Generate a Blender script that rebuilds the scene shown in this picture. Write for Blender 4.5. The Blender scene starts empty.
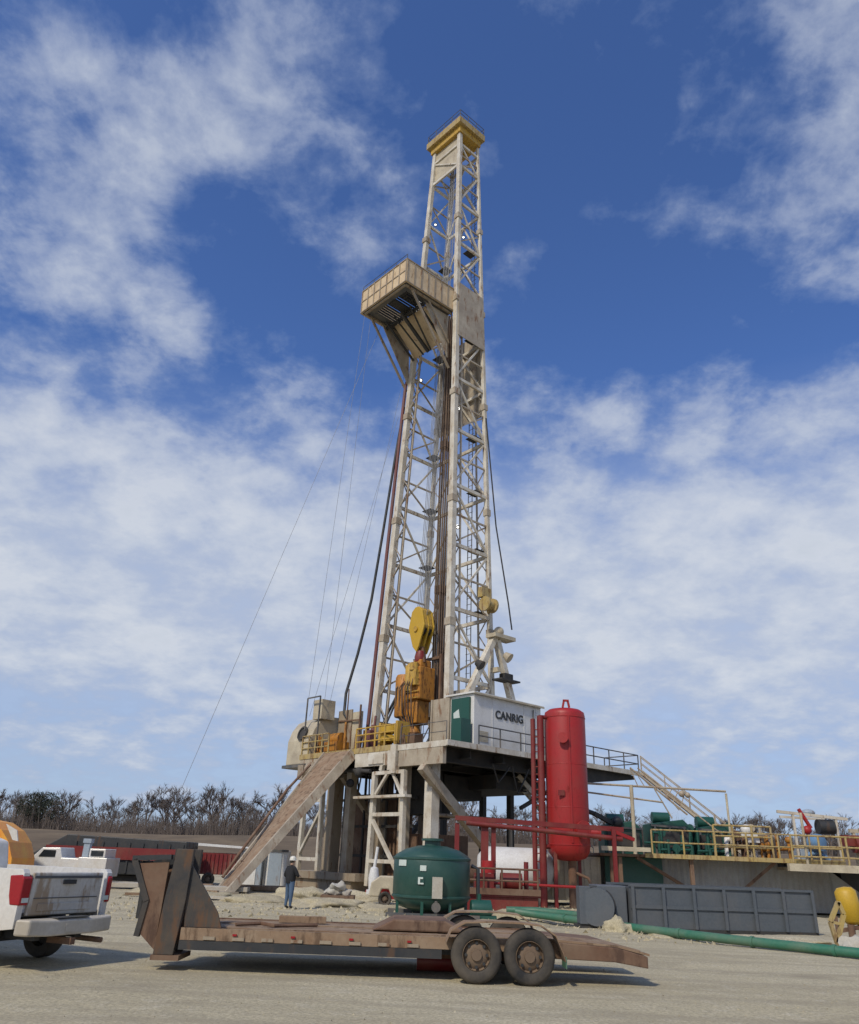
import bpy, bmesh, math, random
from mathutils import Vector, Matrix
random.seed(7)
PI = math.pi
sc = bpy.context.scene
COL = sc.collection

# ------------------------------------------------------------------ helpers
class Frame:
    def __init__(s, ox, oy, oz, deg):
        s.o = Vector((ox, oy, oz)); s.a = math.radians(deg)
WORLD = Frame(0, 0, 0, 0)
RIG = Frame(1.44, 44.12, 0, 41.9)          # x: back along the floor's side, y: along its front, z up

class Thing:
    def __init__(s, name, label, cat, base=(0, 0, 0), frame=WORLD, group=None):
        s.base = Vector(base)
        o = bpy.data.objects.new(name, None); COL.objects.link(o)
        R = Matrix.Rotation(frame.a, 3, 'Z')
        o.location = frame.o + R @ s.base
        o.rotation_euler = (0, 0, frame.a)
        o.empty_display_size = 0.3
        o['label'] = label; o['category'] = cat
        if group: o['group'] = group
        s.o = o
    def part(s, name, mb, mat, parent=None, label=None, bevel=0):
        o = mb.build(name, mat, s.base, bevel)
        o.parent = parent or s.o
        if label: o['label'] = label
        return o

def dup(root, loc, rz, label=None, scale=1.0):
    r = root.copy(); COL.objects.link(r); r.location = loc; r.rotation_euler = (0, 0, rz); r.scale = (scale,) * 3
    if label: r['label'] = label
    for ch in list(root.children):
        c = ch.copy(); COL.objects.link(c); c.parent = r
        for g in ch.children:
            d = g.copy(); COL.objects.link(d); d.parent = c
    return r

class MB:
    def __init__(s): s.bm = bmesh.new()
    def face(s, pts, smooth=False):
        f = s.bm.faces.new([s.bm.verts.new(p) for p in pts]); f.smooth = smooth; return s
    def hexa(s, P):
        v = [s.bm.verts.new(p) for p in P]
        for q in ((0, 3, 2, 1), (4, 5, 6, 7), (0, 1, 5, 4), (1, 2, 6, 5), (2, 3, 7, 6), (3, 0, 4, 7)):
            s.bm.faces.new([v[i] for i in q])
        return s
    def box(s, x0, x1, y0, y1, z0, z1):
        return s.hexa([(x0, y0, z0), (x1, y0, z0), (x1, y1, z0), (x0, y1, z0), (x0, y0, z1), (x1, y0, z1), (x1, y1, z1), (x0, y1, z1)])
    def beam(s, p, q, w, h=None, w2=None, h2=None, up=(0, 0, 1)):
        p = Vector(p); q = Vector(q); h = h or w; w2 = w2 or w; h2 = h2 or h
        d = (q - p).normalized(); u = Vector(up)
        if abs(d.dot(u)) > .98: u = Vector((0, 1, 0))
        a = d.cross(u).normalized(); b = a.cross(d).normalized()
        P = [p - a*w/2 - b*h/2, p + a*w/2 - b*h/2, p + a*w/2 + b*h/2, p - a*w/2 + b*h/2,
             q - a*w2/2 - b*h2/2, q + a*w2/2 - b*h2/2, q + a*w2/2 + b*h2/2, q - a*w2/2 + b*h2/2]
        return s.hexa(P)
    def ibeam(s, p, q, w, h):
        p = Vector(p); q = Vector(q)
        b = Vector((0, 0, 1))
        s.beam(p + b*(h/2-.03), q + b*(h/2-.03), w, .06); s.beam(p - b*(h/2-.03), q - b*(h/2-.03), w, .06)
        return s.beam(p, q, .05, h-.122)
    def path(s, pts, r, seg=8, cap=True, radii=None):
        pts = [Vector(p) for p in pts]; rings = []
        n = len(pts); ref = None
        for i, p in enumerate(pts):
            d = (pts[min(i+1, n-1)] - pts[max(i-1, 0)]).normalized()
            if ref is None:
                ref = Vector((0, 0, 1)) if abs(d.z) < .9 else Vector((1, 0, 0))
            a = d.cross(ref).normalized(); b = a.cross(d).normalized(); ref = b
            rr = radii[i] if radii else r
            rings.append([s.bm.verts.new(p + (a*math.cos(t*2*PI/seg) + b*math.sin(t*2*PI/seg))*rr) for t in range(seg)])
        for i in range(n-1):
            for t in range(seg):
                f = s.bm.faces.new((rings[i][t], rings[i+1][t], rings[i+1][(t+1) % seg], rings[i][(t+1) % seg])); f.smooth = seg > 5
        if cap:
            s.bm.faces.new(rings[0]); s.bm.faces.new(rings[-1][::-1])
        return s
    def tube(s, p, q, r, seg=8, r2=None):
        return s.path([p, q], r, seg, radii=[r, r2 if r2 is not None else r])
    def lathe(s, prof, c, axis=(0, 0, 1), seg=32):
        """prof: (radius, height) along axis from point c"""
        c = Vector(c); z = Vector(axis).normalized()
        x = z.cross(Vector((0, 0, 1)) if abs(z.z) < .9 else Vector((1, 0, 0))).normalized(); y = z.cross(x)
        rings = []
        for r, h in prof:
            if r < 1e-5: rings.append([s.bm.verts.new(c + z*h)]*seg)
            else: rings.append([s.bm.verts.new(c + z*h + (x*math.cos(t*2*PI/seg) + y*math.sin(t*2*PI/seg))*r) for t in range(seg)])
        for i in range(len(rings)-1):
            for t in range(seg):
                q = [rings[i][t], rings[i][(t+1) % seg], rings[i+1][(t+1) % seg], rings[i+1][t]]
                q = list(dict.fromkeys(q))
                if len(q) >= 3:
                    f = s.bm.faces.new(q)
                    dr = abs(prof[i+1][0]-prof[i][0]); dh = abs(prof[i+1][1]-prof[i][1])
                    f.smooth = True
        return s
    def prism(s, poly, vec):
        vec = Vector(vec); a = [s.bm.verts.new(Vector(p)) for p in poly]; b = [s.bm.verts.new(Vector(p)+vec) for p in poly]
        n = len(poly); s.bm.faces.new(a[::-1]); s.bm.faces.new(b)
        for i in range(n): s.bm.faces.new((a[i], a[(i+1) % n], b[(i+1) % n], b[i]))
        return s
    def ball(s, c, r, sx=1, sy=1, sz=1, seg=14):
        m = Matrix.Translation(Vector(c)) @ Matrix.Diagonal((r*sx, r*sy, r*sz, 1))
        res = bmesh.ops.create_uvsphere(s.bm, u_segments=seg, v_segments=max(6, seg*2//3), radius=1, matrix=m)
        for v in res['verts']:
            for f in v.link_faces: f.smooth = True
        return s
    def build(s, name, mat, base=(0, 0, 0), bevel=0):
        bmesh.ops.recalc_face_normals(s.bm, faces=s.bm.faces[:])
        me = bpy.data.meshes.new(name)
        bmesh.ops.translate(s.bm, verts=s.bm.verts[:], vec=-Vector(base))
        s.bm.to_mesh(me); s.bm.free()
        o = bpy.data.objects.new(name, me); COL.objects.link(o)
        if mat: me.materials.append(mat)
        if bevel:
            m = o.modifiers.new('bevel', 'BEVEL'); m.width = bevel; m.segments = 2; m.limit_method = 'ANGLE'; m.angle_limit = math.radians(40)
        if any(f.use_smooth for f in me.polygons):
            try: me.set_sharp_from_angle(angle=math.radians(50))
            except Exception: pass
        return o

def single(name, mb, mat, label, cat, base=(0, 0, 0), frame=WORLD, group=None, bevel=0):
    o = mb.build(name, mat, base, bevel)
    o.location = frame.o + Matrix.Rotation(frame.a, 3, 'Z') @ Vector(base); o.rotation_euler = (0, 0, frame.a)
    o['label'] = label; o['category'] = cat
    if group: o['group'] = group
    return o

# ------------------------------------------------------------------ materials
def nodes(name):
    m = bpy.data.materials.new(name); m.use_nodes = True
    nt = m.node_tree; return m, nt, nt.nodes['Principled BSDF']
def N(nt, typ, **kw):
    n = nt.nodes.new(typ)
    for k, v in kw.items():
        if hasattr(n, k): setattr(n, k, v)
        else: n.inputs[k].default_value = v
    return n
def ramp(nt, fac, stops):
    r = nt.nodes.new('ShaderNodeValToRGB'); nt.links.new(fac, r.inputs[0])
    el = r.color_ramp.elements
    el[0].position, el[0].color = stops[0][0], (*stops[0][1], 1); el[1].position, el[1].color = stops[-1][0], (*stops[-1][1], 1)
    for p, c in stops[1:-1]:
        e = el.new(p); e.color = (*c, 1)
    return r.outputs[0]
def mixc(nt, f, a, b, mode='MIX'):
    m = nt.nodes.new('ShaderNodeMix'); m.data_type = 'RGBA'; m.blend_type = mode
    for s, v in ((0, f), (6, a), (7, b)):
        if isinstance(v, bpy.types.NodeSocket): nt.links.new(v, m.inputs[s])
        elif s == 0: m.inputs[0].default_value = v
        else: m.inputs[s].default_value = (*v, 1)
    return m.outputs[2]
def paint(name, col, rough=.5, metal=0., rust=.25, rcol=(.16, .075, .035), dirt=.3, dcol=(.26, .21, .15), sc_=1.0, bump=.15, streak=True):
    m, nt, bs = nodes(name)
    tc = N(nt, 'ShaderNodeTexCoord'); L = nt.links.new
    mp = N(nt, 'ShaderNodeMapping'); L(tc.outputs['Object'], mp.inputs[0])
    if streak: mp.inputs['Scale'].default_value = (1, 1, .3)
    n1 = N(nt, 'ShaderNodeTexNoise', Scale=2.6*sc_, Detail=8.0, Roughness=.7); L(mp.outputs[0], n1.inputs[0])
    n2 = N(nt, 'ShaderNodeTexNoise', Scale=.9*sc_, Detail=6.0, Roughness=.65); L(tc.outputs['Object'], n2.inputs[0])
    n3 = N(nt, 'ShaderNodeTexNoise', Scale=14*sc_, Detail=6.0, Roughness=.6); L(tc.outputs['Object'], n3.inputs[0])
    c = mixc(nt, ramp(nt, n3.outputs[0], [(.3, (0, 0, 0)), (.7, (1, 1, 1))]), tuple(x*.86 for x in col), tuple(min(1, x*1.08) for x in col))
    th = .72 - dirt*.35
    d = ramp(nt, n2.outputs[0], [(th-.16, (0, 0, 0)), (th+.16, (.75, .75, .75))])
    c = mixc(nt, d, c, dcol)
    tr = .80 - rust*.42
    r = ramp(nt, n1.outputs[0], [(tr-.05, (0, 0, 0)), (tr+.05, (.9, .9, .9))])
    c = mixc(nt, r, c, rcol)
    L(c, bs.inputs['Base Color'])
    bs.inputs['Metallic'].default_value = metal
    rr = mixc(nt, r, (rough,)*3, (.9,)*3); L(rr, bs.inputs['Roughness'])
    if bump:
        b = N(nt, 'ShaderNodeBump', Strength=bump, Distance=.02); L(n3.outputs[0], b.inputs['Height']); L(b.outputs[0], bs.inputs['Normal'])
    return m

M = {}
M['white'] = paint('white_paint', (.64, .61, .53), rust=.46, dirt=.55, rcol=(.22, .13, .07), dcol=(.36, .29, .19))
M['offwhite'] = paint('dirty_white_paint', (.46, .40, .30), rust=.5, dirt=.7, rcol=(.2, .11, .06))
M['cream'] = paint('cream_paint', (.52, .46, .33), rust=.3, dirt=.5)
M['board'] = paint('tan_board', (.66, .52, .33), rust=.42, dirt=.5, rcol=(.26, .17, .1), dcol=(.4, .27, .14))
M['beige'] = paint('beige_steel', (.34, .28, .20), rust=.5, dirt=.6)
M['house'] = paint('house_white', (.66, .66, .64), rust=.12, dirt=.25, dcol=(.45, .42, .36), bump=.05)
M['dkgreen'] = paint('dark_green_paint', (.012, .075, .055), rust=.1, dirt=.2, dcol=(.05, .09, .07), rough=.42)
M['green'] = paint('green_vessel_paint', (.016, .062, .050), rust=.08, dirt=.25, dcol=(.05, .10, .08), rough=.4)
M['hose'] = paint('green_hose_plastic', (.03, .15, .09), rust=0, dirt=.45, dcol=(.15, .19, .13), rough=.5)
M['red'] = paint('red_vessel_paint', (.34, .010, .012), rust=.42, rcol=(.20, .012, .01), dirt=.55, dcol=(.27, .028, .022), rough=.5, bump=.06)
M['redsteel'] = paint('red_steel_paint', (.17, .014, .013), rust=.45, rcol=(.12, .03, .02), dirt=.3, dcol=(.2, .08, .05))
M['yellow'] = paint('yellow_paint', (.50, .31, .045), rust=.5, sc_=2, rcol=(.2, .1, .03), dirt=.35, dcol=(.35, .25, .1))
M['yellowc'] = paint('clean_yellow', (.50, .31, .02), rust=.3, rcol=(.3, .17, .03), sc_=2, dirt=.3, dcol=(.5, .33, .05))
M['orange'] = paint('orange_brown_paint', (.46, .19, .02), sc_=2.5, rust=.6, rcol=(.12, .05, .02), dirt=.4, dcol=(.3, .15, .03))
M['yrail'] = paint('yellow_rail_paint', (.42, .31, .10), sc_=2, rust=.6, rcol=(.2, .12, .05), dirt=.5, dcol=(.36, .29, .18))
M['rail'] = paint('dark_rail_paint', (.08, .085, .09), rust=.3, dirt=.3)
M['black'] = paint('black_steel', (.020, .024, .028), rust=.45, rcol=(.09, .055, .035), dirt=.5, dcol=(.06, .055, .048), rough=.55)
M['dark'] = paint('dark_underfloor_steel', (.035, .035, .034), rust=.4, rcol=(.07, .05, .035), dirt=.3, dcol=(.08, .07, .06), rough=.8)
M['grey'] = paint('blue_grey_paint', (.085, .10, .115), rust=.25, rcol=(.10, .075, .06), dirt=.35, dcol=(.12, .12, .12), rough=.55)
M['silver'] = paint('corrugated_silver', (.30, .31, .31), rust=.2, dirt=.55, dcol=(.22, .2, .18), metal=.0, rough=.55)
M['rust'] = paint('rusty_steel', (.14, .075, .045), rust=.5, rcol=(.08, .045, .03), dirt=.5, dcol=(.23, .165, .11), rough=.85)
M['ramp'] = paint('worn_ramp_deck', (.23, .145, .085), rust=.55, rcol=(.12, .075, .045), dirt=.6, dcol=(.33, .255, .175), rough=.9, sc_=1.6)
M['pipe'] = paint('drill_pipe_steel', (.14, .09, .06), rust=.5, rcol=(.07, .045, .035), dirt=.4, dcol=(.2, .15, .1), rough=.6)
M['standpipe'] = paint('standpipe_steel', (.16, .05, .045), rust=.3, dirt=.4, dcol=(.1, .09, .09), rough=.6)
M['cable'] = paint('wire_rope', (.16, .17, .19), rust=0, dirt=0, bump=0)
M['rubber'] = paint('tyre_rubber', (.02, .02, .02), rust=.3, rcol=(.07, .06, .045), sc_=2, dirt=.7, dcol=(.12, .10, .075), rough=.85)
M['rim'] = paint('dusty_rim', (.13, .085, .055), rust=.5, rcol=(.07, .045, .03), dirt=.6, dcol=(.2, .15, .10), rough=.8)
M['truck'] = paint('white_truck_paint', (.66, .66, .64), rust=0, dirt=.5, dcol=(.50, .44, .34), rough=.28, bump=.0)
M['truckmud'] = paint('muddy_tailgate_paint', (.60, .60, .57), rust=.62, rcol=(.30, .22, .14), dirt=.85, dcol=(.40, .36, .29), rough=.4, bump=.05)
M['bumper'] = paint('dirty_bumper', (.52, .50, .45), rust=.35, rcol=(.25, .2, .14), dirt=.6, dcol=(.34, .29, .21), rough=.5, metal=.0)
M['neck'] = paint('rusty_black_steel', (.028, .030, .032), rust=.6, rcol=(.12, .065, .035), dirt=.6, dcol=(.10, .075, .05), rough=.7, sc_=1.3)
M['glass'] = paint('dark_glass', (.02, .025, .03), rust=0, dirt=.1, rough=.1, bump=0)
M['blueplas'] = paint('pale_blue_panel', (.30, .36, .42), rust=.4, dirt=.3, dcol=(.3, .3, .3))
M['blue'] = paint('blue_valve_paint', (.12, .25, .42), rust=.2, dirt=.3)
M['bag'] = paint('pale_bag_cloth', (.44, .43, .38), rust=.3, rcol=(.3, .2, .13), dirt=.5, dcol=(.36, .3, .22), rough=.9, bump=.6)
M['bark'] = paint('bark', (.13, .105, .09), rust=0, dirt=.3, dcol=(.12, .1, .09), rough=.95, bump=0)
M['twig'] = paint('twigs', (.135, .112, .098), rust=0, dirt=.4, dcol=(.06, .05, .045), rough=1, bump=0, sc_=.3)
M['evergreen'] = paint('evergreen_foliage', (.03, .042, .028), rust=0, dirt=.4, dcol=(.05, .05, .035), rough=1, bump=0)
M['mark'] = paint('black_lettering', (.02, .022, .025), rust=0, dirt=0, bump=0)
M['label'] = paint('label_plate', (.55, .62, .58), rust=.3, rcol=(.25, .35, .3), dirt=.3, dcol=(.4, .45, .4), sc_=5, bump=0)
def light_mat(name, col, e=0):
    m, nt, bs = nodes(name); bs.inputs['Base Color'].default_value = (*col, 1); bs.inputs['Roughness'].default_value = .2
    tc = N(nt, 'ShaderNodeTexCoord'); n = N(nt, 'ShaderNodeTexNoise', Scale=20.0); nt.links.new(tc.outputs['Object'], n.inputs[0])
    nt.links.new(mixc(nt, n.outputs[0], tuple(c*.8 for c in col), col), bs.inputs['Base Color'])
    if e: bs.inputs['Emission Color'].default_value = (*col, 1); bs.inputs['Emission Strength'].default_value = e
    return m
M['lamp'] = light_mat('lit_lamp', (1, .97, .9), 4)
M['tail'] = light_mat('red_lens', (.33, .012, .018))
M['skin'] = light_mat('skin', (.45, .28, .2)); M['jacket'] = light_mat('black_jacket', (.012, .013, .016)); M['jeans'] = light_mat('blue_jeans', (.07, .12, .2)); M['hat'] = light_mat('hard_hat', (.7, .68, .6))
for k in ('skin', 'jacket', 'jeans'): M[k].node_tree.nodes['Principled BSDF'].inputs['Roughness'].default_value = .85

def ground_mat():
    m, nt, bs = nodes('gravel_mud'); L = nt.links.new
    g = N(nt, 'ShaderNodeNewGeometry')
    big = N(nt, 'ShaderNodeTexNoise', Scale=.12, Detail=6.0, Roughness=.6); L(g.outputs['Position'], big.inputs[0])
    mp = N(nt, 'ShaderNodeMapping'); mp.inputs['Scale'].default_value = (.3, 1, 1); mp.inputs['Rotation'].default_value = (0, 0, .12); L(g.outputs['Position'], mp.inputs[0])
    trk = N(nt, 'ShaderNodeTexNoise', Scale=.9, Detail=7.0, Roughness=.65, Distortion=.6); L(mp.outputs[0], trk.inputs[0])
    med = N(nt, 'ShaderNodeTexNoise', Scale=2.2, Detail=9.0, Roughness=.7); L(g.outputs['Position'], med.inputs[0])
    fin = N(nt, 'ShaderNodeTexNoise', Scale=17.0, Detail=7.0, Roughness=.8); L(g.outputs['Position'], fin.inputs[0])
    vor = N(nt, 'ShaderNodeTexVoronoi', Scale=16.0); L(g.outputs['Position'], vor.inputs[0])
    c = ramp(nt, big.outputs[0], [(.3, (.42, .365, .23)), (.5, (.52, .46, .305)), (.7, (.62, .56, .39))])
    c = mixc(nt, ramp(nt, trk.outputs[0], [(.36, (.6,)*3), (.52, (0,)*3)]), c, (.31, .27, .185))
    c = mixc(nt, ramp(nt, med.outputs[0], [(.52, (0,)*3), (.72, (.8,)*3)]), c, (.62, .57, .43))
    c = mixc(nt, ramp(nt, fin.outputs[0], [(.42, (.8,)*3), (.56, (0,)*3)]), c, (.28, .245, .165))
    c = mixc(nt, ramp(nt, vor.outputs['Distance'], [(.08, (.35,)*3), (.2, (0,)*3)]), c, (.62, .59, .48))
    st = N(nt, 'ShaderNodeTexNoise', Scale=.45, Detail=6.0, Roughness=.7, Distortion=.8); L(mp.outputs[0], st.inputs[0])
    c = mixc(nt, ramp(nt, st.outputs[0], [(.56, (0,)*3), (.68, (.55,)*3)]), c, (.26, .22, .15))
    # wheel ruts: wavering bands across the lot
    sp = N(nt, 'ShaderNodeSeparateXYZ'); L(g.outputs['Position'], sp.inputs[0])
    wv = N(nt, 'ShaderNodeTexWave', Scale=.16, Distortion=9.0, Detail=4.0); wv.inputs['Detail Scale'].default_value = .35; wv.bands_direction = 'Y'; L(g.outputs['Position'], wv.inputs[0])
    c = mixc(nt, ramp(nt, wv.outputs['Fac'], [(.86, (0,)*3), (.97, (.38,)*3)]), c, (.30, .26, .18))
    L(c, bs.inputs['Base Color']); bs.inputs['Roughness'].default_value = .95
    b1 = N(nt, 'ShaderNodeBump', Strength=.5, Distance=.12); L(med.outputs[0], b1.inputs['Height'])
    b2 = N(nt, 'ShaderNodeBump', Strength=.6, Distance=.02); L(fin.outputs[0], b2.inputs['Height']); L(b1.outputs[0], b2.inputs['Normal']); L(b2.outputs[0], bs.inputs['Normal'])
    return m
M['ground'] = ground_mat()
def hill_mat():
    m, nt, bs = nodes('dry_grass_field'); L = nt.links.new
    g = N(nt, 'ShaderNodeNewGeometry')
    n = N(nt, 'ShaderNodeTexNoise', Scale=.08, Detail=10.0, Roughness=.7); L(g.outputs['Position'], n.inputs[0])
    L(ramp(nt, n.outputs[0], [(.3, (.085, .06, .035)), (.55, (.15, .11, .065)), (.75, (.25, .19, .11))]), bs.inputs['Base Color']); bs.inputs['Roughness'].default_value = 1
    return m
M['hill'] = hill_mat()

# ------------------------------------------------------------------ camera
F, PW, PH, EYE, HOR = 780., 859., 1024., 1.9, 858.
p = math.atan((HOR-512)/F); roll = math.radians(2.2)
fw = Vector((0, math.cos(p), math.sin(p))); up0 = Vector((0, -math.sin(p), math.cos(p))); rt0 = Vector((1, 0, 0))
rt = rt0*math.cos(roll) + up0*math.sin(roll); up = up0*math.cos(roll) - rt0*math.sin(roll)
cam = bpy.data.objects.new('camera', bpy.data.cameras.new('camera')); COL.objects.link(cam)
cam.matrix_world = Matrix(((rt.x, up.x, -fw.x, 0), (rt.y, up.y, -fw.y, 0), (rt.z, up.z, -fw.z, EYE), (0, 0, 0, 1)))
cam.data.sensor_fit = 'HORIZONTAL'; cam.data.sensor_width = 36; cam.data.lens = 36*F/PW; cam.data.clip_end = 6000; cam.data.clip_start = .1
sc.camera = cam

# ------------------------------------------------------------------ sky and light
SUN_EL, SUN_AZ = math.radians(44), math.radians(212)      # azimuth clockwise from +Y: behind the camera, to its left
w = bpy.data.worlds.new('World'); sc.world = w; w.use_nodes = True
nt = w.node_tree; nt.nodes.clear(); L = nt.links.new
out = N(nt, 'ShaderNodeOutputWorld'); bg = N(nt, 'ShaderNodeBackground'); bg2 = N(nt, 'ShaderNodeBackground'); mx = N(nt, 'ShaderNodeMixShader')
sky = N(nt, 'ShaderNodeTexSky', sky_type='NISHITA'); sky.sun_disc = False; sky.sun_elevation = SUN_EL; sky.sun_rotation = SUN_AZ
sky.air_density = 1.0; sky.dust_density = .6; sky.ozone_density = 3.0; sky.altitude = 300
tint = mixc(nt, 1.0, sky.outputs[0], (.86, 1.10, 1.58), 'MULTIPLY')
L(tint, bg.inputs[0]); bg.inputs[1].default_value = .092
tc = N(nt, 'ShaderNodeTexCoord'); sep = N(nt, 'ShaderNodeSeparateXYZ'); L(tc.outputs['Generated'], sep.inputs[0])
def math_(op, a, b=None, clamp=False):
    n = nt.nodes.new('ShaderNodeMath'); n.operation = op; n.use_clamp = clamp
    for i, v in enumerate((a, b)):
        if v is None: continue
        if isinstance(v, bpy.types.NodeSocket): L(v, n.inputs[i])
        else: n.inputs[i].default_value = v
    return n.outputs[0]
zz = math_('ADD', math_('MAXIMUM', sep.outputs[2], 0.0), .30)
cx = math_('DIVIDE', sep.outputs[0], zz); cy = math_('DIVIDE', sep.outputs[1], zz)
cmb = N(nt, 'ShaderNodeCombineXYZ'); L(cx, cmb.inputs[0]); L(cy, cmb.inputs[1]); cmb.inputs[2].default_value = 3.3
n1 = N(nt, 'ShaderNodeTexNoise', Scale=4.2, Detail=12.0, Roughness=.56, Distortion=.1); L(cmb.outputs[0], n1.inputs[0])
n3 = N(nt, 'ShaderNodeTexNoise', Scale=11.0, Detail=9.0, Roughness=.6, Distortion=.15); L(cmb.outputs[0], n3.inputs[0])
dens = math_('ADD', math_('MULTIPLY', n1.outputs[0], .75), math_('MULTIPLY', n3.outputs[0], .48))
dens = math_('SUBTRACT', dens, .06)
el = ramp(nt, sep.outputs[2], [(0.0, (.06,)*3), (.10, (.10,)*3), (.17, (.17,)*3), (.24, (.22,)*3), (.34, (.25,)*3), (.42, (.20,)*3), (.475, (.08,)*3), (.56, (.035,)*3), (1.0, (.03,)*3)])
dens = math_('ADD', dens, el)
# cloud banks: (pan and tilt of the bank in the sky, angular size, strength)
def sky_dir(px, py): return (fw + rt*((px-PW/2)/F) - up*((py-PH/2)/F)).normalized()
BANKS = [(60, 50, .22, .085), (150, 130, .17, .07), (10, 240, .12, .12), (120, 300, .10, .09), (190, 345, .10, .08), (355, 90, .10, .06), (350, 205, .09, .08), (255, 110, .05, .04),
    (790, 80, .17, .13), (840, 200, .15, .17), (683, 242, .065, .17), (515, 270, .09, .10), (320, 385, .12, .10), (110, 425, .13, .10), (345, 470, .12, .10), (818, 405, .07, .15), (690, 450, .045, .12), (622, 425, .04, .10), (540, 380, .07, .08),
    (610, 330, .17, -.13), (590, 110, .22, -.12), (240, 215, .11, -.10), (60, 180, .06, -.09), (220, 60, .08, -.08), (265, 290, .10, -.13), (700, 360, .13, -.10), (225, 390, .08, -.14), (70, 385, .09, -.12), (180, 455, .10, -.06), (500, 60, .14, -.05)]
for bx_, by_, br_, ba_ in BANKS:
    d = N(nt, 'ShaderNodeVectorMath'); d.operation = 'DISTANCE'; L(tc.outputs['Generated'], d.inputs[0]); d.inputs[1].default_value = sky_dir(bx_, by_)
    mr = N(nt, 'ShaderNodeMapRange'); mr.interpolation_type = 'SMOOTHSTEP'; mr.inputs['From Min'].default_value = 0; mr.inputs['From Max'].default_value = br_*1.35
    mr.inputs['To Min'].default_value = ba_*(.78 if ba_ > 0 else .6); mr.inputs['To Max'].default_value = 0; L(d.outputs['Value'], mr.inputs['Value'])
    dens = math_('ADD', dens, mr.outputs[0])
cov = ramp(nt, dens, [(.56, (0, 0, 0)), (.62, (.18,)*3), (.69, (.50,)*3), (.78, (.74,)*3), (1.0, (.88,)*3)])
ccol = ramp(nt, dens, [(.56, (.28, .38, .60)), (.68, (.44, .51, .67)), (.80, (.58, .635, .74)), (.90, (.68, .72, .79)), (1.0, (.62, .67, .75))])
L(ccol, bg2.inputs[0]); bg2.inputs[1].default_value = .95
L(cov, mx.inputs[0])
bg3 = N(nt, 'ShaderNodeBackground'); L(ramp(nt, sep.outputs[2], [(0, (.40, .495, .65)), (.14, (.42, .51, .67)), (.24, (.52, .585, .70)), (.40, (.52, .59, .72))]), bg3.inputs[0]); mh = N(nt, 'ShaderNodeMixShader')
L(ramp(nt, sep.outputs[2], [(0, (.82,)*3), (.12, (.78,)*3), (.24, (.80,)*3), (.34, (.74,)*3), (.42, (.34,)*3), (.48, (.08,)*3), (.54, (0,)*3)]), mh.inputs[0]); L(bg.outputs[0], mh.inputs[1]); L(bg3.outputs[0], mh.inputs[2])
L(mh.outputs[0], mx.inputs[1]); L(bg2.outputs[0], mx.inputs[2]); L(mx.outputs[0], out.inputs[0])
sun = bpy.data.objects.new('sun', bpy.data.lights.new('sun', 'SUN')); COL.objects.link(sun)
sun.data.energy = 2.9; sun.data.angle = math.radians(4); sun.data.color = (1, .90, .74)
sd = Vector((math.sin(SUN_AZ)*math.cos(SUN_EL), math.cos(SUN_AZ)*math.cos(SUN_EL), math.sin(SUN_EL)))
sun.rotation_euler = sd.to_track_quat('Z', 'Y').to_euler(); sun.location = (0, 0, 80)
sc.view_settings.view_transform = 'Standard'; sc.view_settings.look = 'None'; sc.view_settings.exposure = 0; sc.view_settings.gamma = 1
sc.view_settings.use_curve_mapping = False

# ------------------------------------------------------------------ ground
from mathutils import noise
def gz(x, y):
    h = .0
    if y > 22:
        k = min(1, (y-22)/8)
        h += k*.10*(noise.noise(Vector((x*.35, y*.35, 1)))) + k*.05*noise.noise(Vector((x*1.1, y*1.1, 5)))
    h += .035*noise.noise(Vector((x*.25, y*.5, 9)))
    return h
def grid(name, xs, ys, zf, mat):
    bm = bmesh.new(); V = [[bm.verts.new((x, y, zf(x, y))) for x in xs] for y in ys]
    for j in range(len(ys)-1):
        for i in range(len(xs)-1):
            f = bm.faces.new((V[j][i], V[j][i+1], V[j+1][i+1], V[j+1][i])); f.smooth = True
    me = bpy.data.meshes.new(name); bm.to_mesh(me); bm.free(); me.materials.append(mat)
    o = bpy.data.objects.new(name, me); COL.objects.link(o); o['kind'] = 'structure'; return o
def axis(a, b, step, far):
    r = []; v = a
    while v <= b+1e-6: r.append(v); v += step
    lo, hi, s = [], [], step*2
    v = a - s
    while v > -far: lo.append(v); s *= 1.5; v -= s
    s = step*2; v = b + s
    while v < far: hi.append(v); s *= 1.5; v += s
    return [-far] + lo[::-1] + r + hi + [far]
grid('ground', axis(-22, 28, .4, 2500), axis(0, 66, .4, 2500), gz, M['ground'])
def hz(x, y):
    t = max(0, min(1, (y-95)/75)); t = t*t*(3-2*t)
    r = 4.6 + 1.0*math.sin(x*.013+1) + .6*noise.noise(Vector((x*.03, y*.03, 2)))
    return -.35 + t*r
grid('hill', [-900+i*15 for i in range(121)], [80+i*8 for i in range(70)], hz, M['hill'])

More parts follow.
